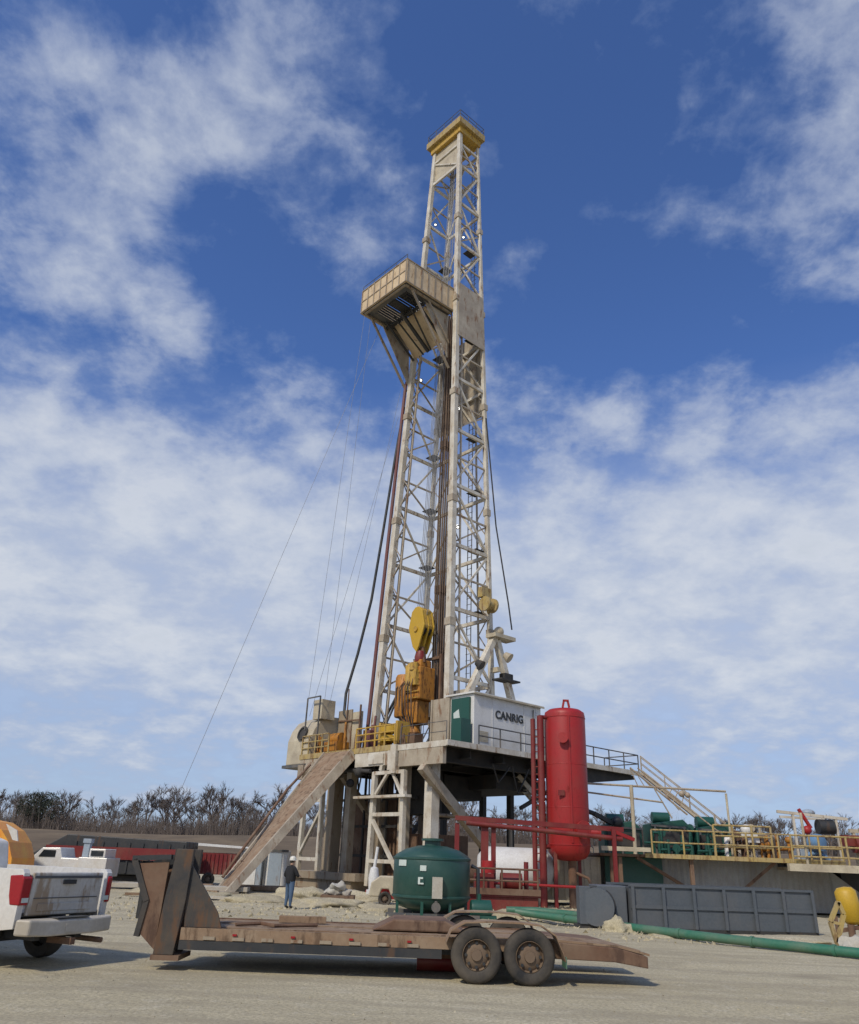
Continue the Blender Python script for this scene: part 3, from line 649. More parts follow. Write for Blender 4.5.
Td = Thing('top_drive', 'rusty orange top drive machine hanging inside the derrick', 'drill motor', (5.2, 8.4, 10.3), RIG)
Td.part('housing', MB().box(3.7, 5.1, 6.6, 7.9, 11.4, 13.6).box(3.9, 4.9, 6.8, 7.6, 13.6, 14.1), M['orange'], bevel=.08)
Td.part('motor', MB().lathe([(0, 0), (.55, 0), (.6, .1), (.6, 2.6), (.5, 2.8), (0, 2.8)], (4.0, 8.5, 10.4), seg=18), M['orange'])
Td.part('motor', MB().lathe([(0, 0), (.42, 0), (.42, 1.7), (.2, 1.9), (0, 1.9)], (3.9, 7.7, 12.0), seg=16), M['yellow'])
Td.part('blower', MB().box(3.4, 4.2, 6.7, 7.4, 12.3, 13.3).lathe([(0, 0), (.3, 0), (.3, .5), (0, .5)], (3.6, 7.1, 13.3), seg=14), M['yellow'])
Td.part('gearbox', MB().box(3.8, 4.9, 6.9, 8.6, 9.9, 11.4).lathe([(0, 0), (.45, 0), (.3, .6), (0, .6)], (4.2, 7.5, 9.3), seg=14), M['orange'], bevel=.05)
Td.part('guide_frame', MB().beam((5.3, 6.3, 9.2), (5.3, 6.3, 14.6), .18).beam((5.3, 8.4, 9.2), (5.3, 8.4, 14.6), .18).beam((5.3, 6.3, 14.4), (5.3, 8.4, 14.4), .18).beam((5.3, 6.3, 10.4), (5.3, 8.4, 10.4), .18), M['rust'])
Td.part('bail', MB().tube((4.2, 6.8, 13.9), (4.25, 7.1, 15.0), .12), M['rust']); Td.part('bail', MB().tube((4.2, 7.7, 13.9), (4.25, 7.4, 15.0), .12), M['rust'])
Td.part('swivel', MB().lathe([(0, 0), (.35, 0), (.4, .3), (.3, .7), (0, .8)], (4.2, 7.2, 14.0), seg=14), M['redsteel'])
Td.part('pipe_handler', MB().tube((4.1, 7.4, 10.0), (4.1, 7.4, 8.2), .2).box(3.8, 4.5, 7.0, 7.8, 8.6, 9.3), M['rust'])
Td.part('service_loop', MB().path([(4.1, 9.0, 12.4), (3.7, 10.0, 10.4), (3.5, 10.2, 9.0), (3.5, 9.8, 8.6)], .09, 8).path([(4.1, 9.1, 12), (3.5, 9.6, 10.0), (3.3, 9.4, 8.7)], .07, 8), M['black'])
# racked drill pipe
G2 = 'drill pipe stands racked in the derrick'
k = 0
for i in range(5):
    for j in range(3):
        bx_, by_ = 5.5+i*.2, 6.9+j*.26
        tx, ty = 5.2+i*.22, 6.4+j*.2
        m = MB().path([(bx_, by_, FZ+.05), ((bx_+tx)/2, (by_+ty)/2, 25), (tx, ty, 43.2 if k % 2 else 42.9)], .065, 6)
        m.tube((bx_, by_, FZ+.05), (bx_, by_, FZ+.6), .095, 6)
        for f in (.33, .66):
            q = Vector((bx_, by_, FZ)).lerp(Vector((tx, ty, 43)), f); m.tube(q-Vector((0, 0, .3)), q+Vector((0, 0, .3)), .085, 6)
        single('drill_pipe', m, M['pipe'], 'brown drill pipe stand racked upright inside the derrick behind the yellow block', 'drill pipe', (bx_, by_, FZ), RIG, G2)
        k += 1
# standpipe, kelly hose, guy lines
fl = lambda z, dx=0, dy=0: tuple(mp_('fl', z)+Vector((dx, dy, 0)))
m = MB().path([fl(FZ, -.25, .45), fl(20, -.25, .45), fl(37.0, -.25, .4), fl(38.0, -.1, .25), fl(38.1, .3, 0)], .13, 8).tube(fl(FZ, .15, .42), fl(33, .15, .4), .07, 6)
single('standpipe', m, M['standpipe'], 'dark red standpipe running up the outside of the left derrick leg', 'pipe', fl(FZ, -.25, .45), RIG)
m = MB().path([fl(35, -.2, .35), fl(31, -.35, .55), fl(24, -.5, .9), fl(19, -.5, 1.35), (2.6, 12.1, 15), (2.2, 12.6, 12.2), (2.1, 12.5, 10.8), (2.2, 12.0, 10.2), (2.4, 11.5, 10.2), (2.6, 11.2, 10.8)], .1, 8)
single('mud_hose', m, M['black'], 'thick black mud hose looping down beside the left derrick leg', 'hose', (2.6, 12, 10), RIG)
m = MB().path([mp_('rr', 33)+Vector((.0, -.17, 0)), mp_('rr', 24)+Vector((.5, -.4, 0)), (8.0, 2.6, 18), (8.1, 2.4, 16.2)], .055, 6)
single('air_line', m, M['black'], 'thin black air line sagging down the right rear derrick leg', 'hose', (8.6, 2.3, 16), RIG)
G3 = 'thin guy lines hanging left of the derrick'
for a, b_ in (((x0+.2, y1-.3, z0), (-1, 12.4, 11.0)), ((x0+.6, y1-.6, z0), (.6, 12.8, 11.5)), ((1, y1-.3, z0), (-8.5, 14.5, 3.5)), ((3.6, 9.9, 38), (1.2, 13, 11.5)), ((3.4, 10.1, 34), (.3, 14, 10.5))):
    single('guy_line', MB().tube(a, b_, .014, 4), M['cable'], 'thin slanting cable hanging left of the derrick against the sky', 'cable', b_, RIG, G3)

# ------------------------------------------------------------------ V-door ramp
Rm = Thing('pipe_ramp', 'long sloping brown pipe ramp leading down from the rig floor', 'ramp', (-9, 6.7, 0), RIG)
bl, br_, tl, tr_ = Vector((-8.7, 7.1, .15)), Vector((-9.5, 5.1, .05)), Vector((-.25, 11.0, FZ+.02)), Vector((-.25, 8.3, FZ+.02))
nrm = (tl-bl).cross(br_-bl).normalized()
if nrm.z < 0: nrm = -nrm
Rm.part('deck', MB().prism([bl, br_, tr_, tl], -nrm*.18), M['ramp'])
for a, b_, mt, hh in ((br_, tr_, 'offwhite', .5), (bl, tl, 'offwhite', .5)):
    s_ = Vector((0, -.09 if a is br_ else .09, 0))
    Rm.part('side_beam', MB().prism([a+nrm*.1, b_+nrm*.1, b_-nrm*hh, a-nrm*hh*.5], s_*1.4), M[mt])
m = MB()
for i in range(1, 6):
    t = i/6; a = bl.lerp(tl, t); b_ = br_.lerp(tr_, t); m.beam(a+nrm*.01, b_+nrm*.01, .08, .03)
Rm.part('cleat', m, M['rust'])
Rm.part('side_pipe', MB().path([bl+Vector((.2, .25, .5)), bl+Vector((1.0, .3, 1.6)), bl.lerp(tl, .6)+Vector((0, .35, .55)), bl.lerp(tl, .85)+Vector((0, .3, .3))], .08), M['rust'])
Rm.part('foot', MB().box(-9.9, -8.9, 4.9, 7.4, -.1, .1), M['offwhite'])

# stairway under the floor
def stairs(name, label, top, bot, wdt, frame, mat, n):
    t = Thing(name, label, 'stairs', bot, frame)
    top = Vector(top); bot = Vector(bot); d = top-bot; side = Vector((-d.y, d.x, 0)).normalized()*wdt/2
    for s_ in (-1, 1): t.part('stringer', MB().beam(bot+side*s_, top+side*s_, .07, .28), mat)
    m = MB()
    for i in range(n):
        q = bot.lerp(top, (i+.5)/n); dh = Vector((d.x, d.y, 0)).normalized()*.14
        m.hexa([q-side-dh, q+side-dh, q+side+dh, q-side+dh, q-side-dh+Vector((0, 0, .04)), q+side-dh+Vector((0, 0, .04)), q+side+dh+Vector((0, 0, .04)), q-side+dh+Vector((0, 0, .04))])
    t.part('treads', m, mat)
    for s_ in (-1, 1):
        m = MB().tube(bot+side*s_+Vector((0, 0, 1.05)), top+side*s_+Vector((0, 0, 1.05)), .035, 6).tube(bot+side*s_+Vector((0, 0, .6)), top+side*s_+Vector((0, 0, .6)), .03, 6)
        for i in range(5):
            q = bot.lerp(top, i/4)+side*s_; m.tube(q, q+Vector((0, 0, 1.05)), .035, 6)
        t.part('handrail', m, M['rail'] if mat == M['white'] else mat)
    return t
stairs('stairway', 'white open-tread stairway descending below the dark rig floor', (9.0, 3.0, 6.9), (13.8, 1.0, 1.8), .9, RIG, M['white'], 22)
stairs('stairway', 'rusty white stairway sloping from right end of the rig floor down to the mud tanks', (15.3, 56.2, FZ), (21.0, 54.5, 2.9), 1.0, WORLD, M['offwhite'], 22)

# ------------------------------------------------------------------ red separator and its pipework
RX, RY = 7.37, 41.0
V = Thing('gas_separator', 'tall upright bright red gas separator vessel standing on thin legs', 'tank', (RX, RY, 0))
V.part('shell', MB().lathe([(0, 2.0), (.45, 2.03), (.8, 2.15), (.98, 2.4), (1.03, 2.7), (1.03, 8.85), (1.0, 9.0), (.8, 9.14), (.4, 9.22), (0, 9.24)], (RX, RY, 0), seg=40), M['red'])
m = MB()
for z in (2.72, 8.72): m.lathe([(1.032, z-.03), (1.05, z-.02), (1.05, z+.02), (1.032, z+.03)], (RX, RY, 0), seg=40)
V.part('weld_band', m, M['red'])
V.part('lifting_eye', MB().beam((RX-.12, RY-.25, 9.25), (RX-.05, RY-.25, 9.58), .1).beam((RX+.22, RY-.25, 9.25), (RX+.15, RY-.25, 9.58), .1).beam((RX-.1, RY-.25, 9.6), (RX+.2, RY-.25, 9.6), .1), M['red'])
V.part('seam_rib', MB().box(RX-.04, RX+.04, RY-1.08, RY-1.02, 2.8, 8.7), M['red'])
V.part('drain_pipe', MB().tube((RX+.1, RY-.2, 2.1), (RX+.1, RY-.2, 0), .2, 12).path([(RX+.25, RY-.3, 1.5), (RX+.8, RY-.4, 1.3), (RX+1.0, RY-.5, .8), (RX+1.0, RY-.6, .2)], .07), M['rust'])
for dx, dy in ((-.75, -.5), (-.6, .6), (.75, -.5), (.6, .6)):
    if dx > 0 and dy < 0: continue
    V.part('leg', MB().beam((RX+dx, RY+dy, 0), (RX+dx, RY+dy, 2.45), .15), M['redsteel'])
V.part('outlet_flange', MB().lathe([(0, 0), (.35, 0), (.35, .1), (.22, .1), (.22, .5), (0, .5)], (RX+1.5, RY-.3, 3.3), (-1, .1, 0), 18), M['red'])
P = Thing('vent_pipe', 'tall thin red vent pipe standing left of the red separator vessel', 'pipe', (5.95, 40.6, 0))
P.part('pipe', MB().tube((6.05, 40.6, 0), (6.05, 40.6, 8.75), .17, 10).tube((5.68, 40.7, 0), (5.68, 40.7, 8.6), .12, 8), M['redsteel'])
P.part('branch_pipe', MB().tube((6.0, 40.6, 8.7), (6.9, 40.8, 8.7), .1, 8).tube((6.0, 40.6, 2.6), (6.6, 40.8, 2.6), .1, 8), M['redsteel'])
m = MB()
for i in range(22): m.tube((5.74, 40.66, .5+i*.36), (6.0, 40.6, .5+i*.36), .03, 5)
P.part('rungs', m, M['redsteel'])
R_ = Thing('pipe_rack', 'red steel pipe rack frame crossing in front of the substructure', 'pipe rack', (3, 38, 0))
R_.part('top_beam', MB().beam((1.7, 38, 3.62), (9.4, 38.4, 3.4), .3, .2), M['redsteel'])
R_.part('top_pipe', MB().tube((2.2, 37.8, 3.42), (9.3, 38.2, 3.0), .11, 10), M['redsteel'])
for x, r_ in ((1.8, .1), (3.05, .16), (3.45, .1), (8.9, .085)): R_.part('post', MB().beam((x, 38.1, 0), (x, 38.1, 3.4), r_*2), M['redsteel'])
R_.part('brace', MB().beam((8.9, 38.1, 3.3), (9.9, 38.5, 3.0), .15).tube((3.1, 38, 1.0), (7.9, 38.2, .95), .06).lathe([(0, 0), (.3, 0), (.3, .5), (0, .5)], (3.2, 37.8, 1.4), (0, 0, 1), 12), M['red'])
K = Thing('pump_platform', 'low red and orange railed platform under the red pipe rack', 'platform', (3.4, 36.4, 0))
K.part('deck', MB().box(2.0, 5.2, 35.8, 37.2, .55, .75), M['redsteel'])
K.part('skid', MB().box(2.1, 5.1, 35.9, 37.1, 0, .54), M['redsteel'])
m = MB()
for z in (1.15, 1.6): m.tube((2.1, 35.85, z), (5.1, 35.85, z), .045, 6)
m.box(2.0, 5.2, 35.74, 35.79, .62, .86)
for i in range(5): m.tube((2.1+i*.75, 35.85, .75), (2.1+i*.75, 35.85, 1.6), .045, 6)
K.part('railing', m, M['rust'])
K.part('pump', MB().lathe([(0, 0), (.35, 0), (.35, .9), (0, .9)], (3.6, 36.5, 1.1), (1, 0, 0), 16).box(2.5, 3.3, 36.2, 36.9, .76, 1.4).tube((4.7, 36.5, .75), (4.7, 36.5, 1.9), .1), M['redsteel'])
m = MB().lathe([(0, 0), (.6, .05), (.95, .35), (1.0, .6), (1.0, 3.2), (.95, 3.45), (.6, 3.75), (0, 3.8)], (3.0, 42.2, 1.55), (1, 0, 0), 30)
t = Thing('horizontal_tank', 'white horizontal tank with rounded ends lying behind the red pipe rack', 'tank', (4, 42, 0))
t.part('shell', m, M['house']); t.part('saddle', MB().box(3.8, 4.1, 41.5, 42.9, 0, .75).box(5.7, 6.0, 41.5, 42.9, 0, .75), M['rail'])
m = MB().box(6.25, 9.2, 42.6, 45, .25, 2.25)
for i in range(9): m.box(6.4+i*.33, 6.5+i*.33, 42.56, 42.6, .35, 2.15)
single('storage_container', m, M['cream'], 'pale cream steel container behind the legs of the red separator', 'container', (7.5, 44, 0))
m = MB().box(6.2, 9.3, 42.65, 44.9, 0, .2)

# ------------------------------------------------------------------ green vessel
GX, GY = .6, 31.9
g = Thing('green_vessel', 'squat round dark green vessel with domed top and small white labels', 'tank', (GX, GY, 0))
g.part('shell', MB().lathe([(0, .12), (.7, .15), (1.2, .3), (1.42, .58), (1.42, 1.86), (1.36, 2.0), (1.0, 2.2), (.55, 2.32), (.3, 2.34), (.3, 2.5), (.42, 2.5), (.42, 2.58), (0, 2.6)], (GX, GY, 0), seg=44), M['green'])
g.part('rim_band', MB().lathe([(1.42, 1.84), (1.45, 1.86), (1.45, 1.92), (1.40, 1.95)], (GX, GY, 0), seg=44).lathe([(1.42, .58), (1.45, .60), (1.45, .66), (1.42, .68)], (GX, GY, 0), seg=44), M['green'])
for a in (200, 255, 300, 345, 60, 120):
    x, y = GX+1.3*math.cos(math.radians(a)), GY+1.3*math.sin(math.radians(a)); g.part('leg', MB().beam((x, y, 0), (x, y, .75), .1), M['dkgreen'])
def plate(a0, a1, z0, z1, mat, nm='label_plate', r=1.432):
    m = MB(); n = 5; th = [math.radians(a0+(a1-a0)*i/n) for i in range(n+1)]
    for i in range(n):
        p_ = [(GX+r*math.cos(t), GY+r*math.sin(t)) for t in th[i:i+2]]; q_ = [(GX+(r+.02)*math.cos(t), GY+(r+.02)*math.sin(t)) for t in th[i:i+2]]
        m.hexa([(*p_[0], z0), (*p_[1], z0), (*q_[1], z0), (*q_[0], z0), (*p_[0], z1), (*p_[1], z1), (*q_[1], z1), (*q_[0], z1)])
    return g.part(nm, m, mat)
plate(213, 229, 1.62, 1.82, M['label']); plate(252, 261, 1.48, 1.66, M['label']); plate(247, 259, 1.05, 1.3, M['green']); plate(250, 253, 1.05, 1.28, M['label'], r=1.46); plate(253.2, 257, 1.22, 1.28, M['label'], r=1.46); plate(253.2, 258, 1.05, 1.10, M['label'], r=1.46)
g.part('control_box', MB().box(GX+.0, GX+.36, GY-1.62, GY-1.43, .62, 1.3), M['bag'], label='grey control box on the front of the vessel')
g.part('valve', MB().tube((GX+.15, GY-1.5, .15), (GX+.15, GY-1.5, .55), .06).lathe([(0, 0), (.16, 0), (.16, .05), (0, .05)], (GX+.15, GY-1.62, .35), (0, -1, 0), 14), M['rail'])
g.part('side_pipe', MB().path([(GX+1.45, GY-.2, 1.7), (GX+1.7, GY-.25, 1.6), (GX+1.7, GY-.3, .3)], .07), M['black'])
g.part('skid', MB().box(GX-1.6, GX+1.7, GY-1.3, GY-1.1, -.05, .12).box(GX-1.6, GX+1.7, GY+1.1, GY+1.3, -.05, .12), M['rail'])
m = MB().lathe([(0, 0), (.28, 0), (.3, .1), (.3, .7), (0, .8)], (2.0, 30.9, .32), (1, .1, 0), 16).box(2.0, 2.9, 30.7, 31.1, 0, .12).tube((2.3, 30.9, .5), (2.3, 30.9, .8), .07)
single('transfer_pump', m, M['dkgreen'], 'small green transfer pump on the ground right of the green vessel', 'pump', (2.4, 30.9, 0))

# ------------------------------------------------------------------ green hose on the ground
hp = [(3.6, 31.0, .28), (4.6, 30.6, .2), (5.9, 28.6, .17), (7.2, 26.6, .15), (8.6, 24.6, .14), (10.0, 22.9, .14), (11.4, 21.2, .14), (13.5, 19.5, .14), (16, 18.4, .14)]
m = MB().path(hp, .12, 12)
h = Thing('green_hose', 'long thick green hose lying across the ground to the right edge', 'hose', (7, 27, 0))
h.part('hose', m, M['hose'])
for (a, b_) in zip(hp[1:-1], hp[2:]): h.part('clamp', MB().tube(Vector(a).lerp(Vector(b_), .4), Vector(a).lerp(Vector(b_), .44), .14, 12), M['hose'])
single('green_hose', MB().path([(3.3, 31.3, .3), (4.4, 31.2, .32), (5.7, 29.6, .3), (6.2, 28.9, .22), (6.6, 28.4, .16)], .12, 12), M['hose'], 'short green hose section looping behind the long green hose near the trailer tail', 'hose', (5, 30, 0))

# ------------------------------------------------------------------ blue-grey steel tank and drum
q = Thing('steel_tank', 'long low blue-grey open steel tank with vertical ribs behind the green hose', 'tank', (10, 28, 0))
A0, A1 = Vector((7.0, 28.1, 0)), Vector((13.35, 29.0, 0)); ax = (A1-A0).normalized(); ay = Vector((-ax.y, ax.x, 0))
def TP(u, v, z): return A0+ax*u+ay*v+Vector((0, 0, z))
LN = (A1-A0).length
def tbox(m, u0, u1, v0, v1, z0, z1): return m.hexa([TP(u0, v0, z0), TP(u1, v0, z0), TP(u1, v1, z0), TP(u0, v1, z0), TP(u0, v0, z1), TP(u1, v0, z1), TP(u1, v1, z1), TP(u0, v1, z1)])
m = MB(); tbox(m, 0, LN, 0, .05, .1, 1.29); tbox(m, 0, LN, 2.0, 2.05, .1, 1.29); tbox(m, 0, .05, .051, 1.99, .1, 1.29); tbox(m, LN-.05, LN, .051, 1.99, .1, 1.29)
q.part('wall', m, M['grey'])
m = MB(); tbox(m, .051, LN-.051, .051, 1.99, .1, .16); q.part('bottom', m, M['dark'])
m = MB(); tbox(m, -.03, LN+.03, -.06, .08, 1.291, 1.36); tbox(m, -.03, LN+.03, 1.95, 2.1, 1.291, 1.36); q.part('top_rail', m, M['grey'])
m = MB(); tbox(m, -.02, LN+.02, -.05, -.001, .66, .76); q.part('mid_rail', m, M['grey'])
m = MB(); tbox(m, -.02, LN+.02, -.04, 2.02, 0, .099); q.part('skid', m, M['dark'])
for i in range(7):
    u = .0+(LN-.1)*i/6; m = MB(); tbox(m, u, u+.1, -.1, -.052, .1, 1.29); q.part('rib', m, M['grey'])
q2 = Thing('steel_drum', 'blue-grey steel drum with round flat end beside the long grey tank', 'drum', (5.8, 28.5, 0))
q2.part('drum', MB().lathe([(0, 0), (.56, 0), (.56, .34), (0, .34)], (5.86, 28.0, .66), (.3, 1, 0), 36), M['grey'])
q2.part('end_ring', MB().lathe([(.53, .3), (.59, .3), (.59, .36), (.53, .36), (.53, .3)], (5.86, 28.0, .66), (.3, 1, 0), 36), M['black'])
q2.part('end_box', MB().box(5.34, 5.7, 28.1, 28.7, .14, 1.24), M['grey'], bevel=.02)
q2.part('box_body', MB().box(5.95, 6.9, 28.2, 29.6, .08, 1.29), M['grey'], bevel=.03)
q2.part('foot', MB().box(5.25, 6.0, 28.15, 28.8, -.05, .13), M['dark'])
def mound(name, label, cx, cy, r, hh, mat, seed=0, sy=.7):
    bm = bmesh.new(); bmesh.ops.create_icosphere(bm, subdivisions=4, radius=1)
    for v in list(bm.verts):
        d = v.co.copy(); n_ = noise.noise(d*1.7+Vector((seed, 0, 0)))*.35+noise.noise(d*5+Vector((seed, 3, 0)))*.14
        v.co = Vector((d.x*r*(1+n_), d.y*r*sy*(1+n_), max(-.3, d.z)*hh*(1+n_)-.02))
    for f in bm.faces: f.smooth = True
    me = bpy.data.meshes.new(name); bm.to_mesh(me); bm.free(); me.materials.append(mat)
    o = bpy.data.objects.new(name, me); COL.objects.link(o); o.location = (cx, cy, gz(cx, cy)-.05); o['label'] = label; o['category'] = 'dirt pile'; return o
mound('dirt_pile', 'small pale dirt pile leaning against the blue-grey drum', 6.35, 27.3, .5, .42, M['ground'], 1)
GM = 'low dirt mounds around the derrick base'
for i, (x, y, r, hh) in enumerate(((-9.0, 37.5, 1.5, .3), (-6.7, 36.2, 1.6, .3), (-3.6, 35.4, 1.8, .34), (-1.2, 34.6, 1.2, .28), (-5.2, 40.2, 1.6, .5), (-2.5, 39.6, 1.4, .45), (3.9, 32.8, 1.2, .3), (8.4, 26.6, 1.4, .16), (11.3, 26.6, 1.6, .16), (-11.5, 39.6, 1.3, .4))):
    mound('dirt_mound', 'low pale clod mound on the churned ground in front of the derrick base' if i != 7 and i != 8 else 'flat dirt spill along the foot of the long grey tank', x, y, r, hh, M['ground'], i*3.1)['group'] = GM if i not in (7, 8) else 'dirt spills by the grey tank'
bm = MB()
rr_ = random.Random(5)
for i in range(5200):
    if i < 2600: x, y, s_ = rr_.uniform(-13, 9), rr_.uniform(24, 42), rr_.uniform(.03, .13)
    else: x, y, s_ = rr_.uniform(-11, 11), rr_.uniform(9.5, 24), rr_.uniform(.008, .03)
    z = gz(x, y)
    pts = [Vector((x+rr_.uniform(-1, 1)*s_, y+rr_.uniform(-1, 1)*s_, z-.01)) for _ in range(3)]; tp = Vector((x, y, z+s_*rr_.uniform(.4, .9)))
    for a in range(3): bm.face([pts[a], pts[(a+1) % 3], tp])
o = bm.build('loose_stones', M['ground']); o['kind'] = 'stuff'; o['label'] = 'scattered clods and gravel on the muddy lot'; o['category'] = 'gravel'

# ------------------------------------------------------------------ mud tanks on the right
Z2 = 2.55
Mt = Thing('mud_tank', 'large silver corrugated mud tank carrying a railed deck of machinery', 'tank', (15, 44, 0))
def corr(m, x0, x1, y, z0, z1, st=.3, dep=.06):
    x = x0
    while x < x1-.01:
        xe = min(x+st, x1); m.hexa([(x, y, z0), (x+.5*(xe-x), y-dep, z0), (xe, y, z0), (xe, y+.1, z0), (x, y, z1), (x+.5*(xe-x), y-dep, z1), (xe, y, z1), (xe, y+.1, z1)]); x = xe
m = MB(); corr(m, 12.4, 20.9, 43.0, .1, 2.3); Mt.part('wall', m, M['silver'])
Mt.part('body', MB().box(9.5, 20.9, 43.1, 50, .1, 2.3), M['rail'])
Mt.part('wall', MB().box(9.5, 12.38, 42.9, 43.05, .1, 2.3), M['dkgreen'], label='dark grey-green wall section at the left end')
Mt.part('slanted_end', MB().prism([(20.91, 43.0, .1), (23.6, 43.0, .1), (20.91, 43.0, 2.0)], (0, 1.5, 0)), M['silver'])
Mt.part('deck', MB().box(9.0, 21.0, 41.6, 50, 2.32, 2.44), M['rust'])
Mt.part('deck_edge', MB().box(11.2, 21.0, 41.5, 41.6, 2.3, 2.5), M['yrail'])
Mt.part('deck_edge', MB().box(9.0, 11.4, 41.2, 41.4, 2.55, 2.75), M['cream'])
m = MB()
for a, b_ in ((10.8, 13.3), (17.6, 16.4)): Mt.part('deck_brace', MB().beam((a, 41.7, 2.3), (b_, 42.7, 1.1), .13), M['rust'])
for x in (9.6, 10.0, 13.5): Mt.part('deck_post', MB().beam((x, 41.8, 0), (x, 41.8, 2.3), .18), M['rust'])
rail(Mt, [(11.6, 41.65, 2.44), (21, 41.65, 2.44)], 1.15, M['yrail'], r=.04, step=1.5)
rail(Mt, [(14.9, 42.2, 2.44), (17.8, 42.2, 2.44)], 1.5, M['yrail'], r=.05, step=1.0, n=3)
M2 = Thing('mud_tank', 'second mud tank at right edge with pale front walkway above deep shadow', 'tank', (24, 42, 0))
M2.part('body', MB().box(21.6, 34, 43.4, 50, .1, 2.0), M['black'])  # body coloured black to stand for the deep shadow below the walkway
M2.part('deck', MB().box(18.2, 34, 40.4, 50, 1.98, 2.12), M['offwhite'])
M2.part('deck_edge', MB().box(17.6, 22.6, 40.1, 40.35, 1.95, 2.28), M['cream'])
M2.part('skid', MB().box(21.6, 34, 43.2, 43.38, 0, .3), M['rust'])
rail(M2, [(18.0, 40.5, 2.13), (30, 40.5, 2.13)], 1.4, M['yrail'], r=.045, step=1.3, n=3)
m = MB()
for x in (18.9, 24.4, 25.4): m.tube((x, 41, 2.13), (x, 41, 4.6), .07)
M2.part('tall_post', m, M['cream'])
# shale shakers and pumps on the deck
def shaker(x, y, label, w_=2.2, hh=1.4):
    t = Thing('shale_shaker', label, 'machine', (x, y, Z2), group='green shale shakers on the mud tank deck')
    t.part('body', MB().prism([(x, y, Z2-.1), (x+w_, y, Z2-.1), (x+w_, y, Z2+hh*.75), (x+w_*.8, y, Z2+hh), (x, y, Z2+hh*.85)], (0, 1.6, 0)), M['dkgreen'], bevel=.04)
    t.part('motor', MB().lathe([(0, 0), (.28, 0), (.28, .9), (0, .9)], (x+.3, y+.7, Z2+hh+.08), (1, 0, 0), 14), M['dkgreen'])
    t.part('hopper', MB().box(x+.15, x+w_-.2, y-.25, y-.02, Z2+.3, Z2+hh*.62), M['dark'])
    m = MB()
    for i in range(3): m.beam((x+.2+i*w_*.35, y-.1, Z2-.1), (x+.2+i*w_*.35, y-.1, Z2+hh*.8), .09)
    m.beam((x, y-.1, Z2+hh*.8), (x+w_, y-.1, Z2+hh*.74), .1)
    t.part('frame', m, M['rail'])
shaker(9.9, 44.5, 'dark green shale shaker, leftmost on the tank deck beside the red vessel', 2.0, 1.55)
shaker(12.3, 44.2, 'dark green shale shaker in the middle under the sloping stairway', 2.2, 1.7)
shaker(14.6, 44.0, 'dark green shale shaker nearest the tall right corner post of the gantry', 2.1, 1.55)
m = MB().beam((10.4, 44.4, 3.9), (9.2, 43.6, 4.35), .2).ball((10.6, 44.4, 4.0), .3).tube((9.2, 43.6, 4.35), (8.6, 43.4, 4.5), .12)
single('flow_line', m, M['black'], 'black flow line pipe entering the leftmost green shaker', 'pipe', (10, 44, 3.9))
Gn = Thing('pipe_gantry', 'thin rusty white pipe gantry standing over the green shakers', 'frame', (13, 43, Z2))
for x in (11.0, 15.9): Gn.part('post', MB().tube((x, 42.6, Z2-.1), (x, 42.6, 5.75 if x < 12 else 5.5), .1 if x < 12 else .06, 8), M['cream'])
Gn.part('top_pipe', MB().tube((8.2, 42.6, 5.75), (15.9, 42.6, 5.6), .06, 6).tube((8.2, 42.6, 5.35), (12.6, 42.6, 4.95), .05, 6), M['offwhite'])
m = MB().tube((11.0, 42.6, 6.6), (13.8, 42.6, 4.4), .05, 6).tube((11.4, 42.6, 6.6), (15.5, 42.6, 3.5), .035, 6).tube((12.2, 42.6, 5.6), (13, 42.6, 4.2), .035).ball((13.6, 42.6, 5.4), .16).ball((13.9, 42.6, 5.35), .14).tube((12.5, 42.6, 5.65), (13.4, 42.6, 4.6), .03)
for i in range(8): m.tube((11.0+i*.35, 42.6, 6.55-i*.27), (11.35+i*.35, 42.6, 5.7-i*.02), .025, 5)
Gn.part('hanging_brace', m, M['offwhite'])
t = Thing('centrifuge_unit', 'white and blue pump unit under a white frame on the right tank deck', 'machine', (21, 43.5, 2.12))
t.part('frame', MB().beam((19.4, 43, 2.13), (19.4, 43, 4.7), .11).beam((21.6, 43, 2.13), (21.6, 43, 4.55), .11).beam((18.6, 43, 4.75), (22.2, 43, 4.5), .14).beam((19.4, 44.6, 4.6), (21.8, 44.6, 4.55), .12), M['white'])
t.part('housing', MB().box(19.6, 21.0, 43.2, 44.4, 2.13, 3.1).ball((20.6, 43.8, 4.8), .3, 1.2, 1, .6), M['blueplas'], bevel=.05)
t.part('pump', MB().lathe([(0, 0), (.4, 0), (.45, .3), (.4, .6), (0, .7)], (20.2, 43.1, 3.3), (.6, -1, 0), 16).path([(19.8, 43, 2.7), (20.4, 42.9, 2.9), (20.9, 42.9, 2.5)], .12), M['blue'])
t.part('valve', MB().ball((20.0, 42.9, 3.9), .22).tube((19.7, 42.9, 4.9), (20.2, 42.9, 4.0), .1), M['red'])
t.part('motor', MB().lathe([(0, 0), (.36, 0), (.36, .8), (0, .8)], (20.7, 43.2, 4.1), (1, 0, 0), 16), M['black'])
t = Thing('mixing_pump', 'dark red pump in a pale cage, right of the white and blue unit', 'pump', (23, 42.4, 2.12))
t.part('pump', MB().lathe([(0, 0), (.42, 0), (.42, 1.1), (.2, 1.2), (.2, 1.6), (0, 1.6)], (22.0, 42.4, 3.3), (1, 0, 0), 18).box(21.5, 22.1, 42.2, 42.7, 3.2, 3.7), M['redsteel'])
m = MB()
for x in (22.4, 23.9): m.beam((x, 42.0, 2.13), (x, 42.0, 3.9), .14).beam((x, 43.0, 2.13), (x, 43.0, 3.9), .14)
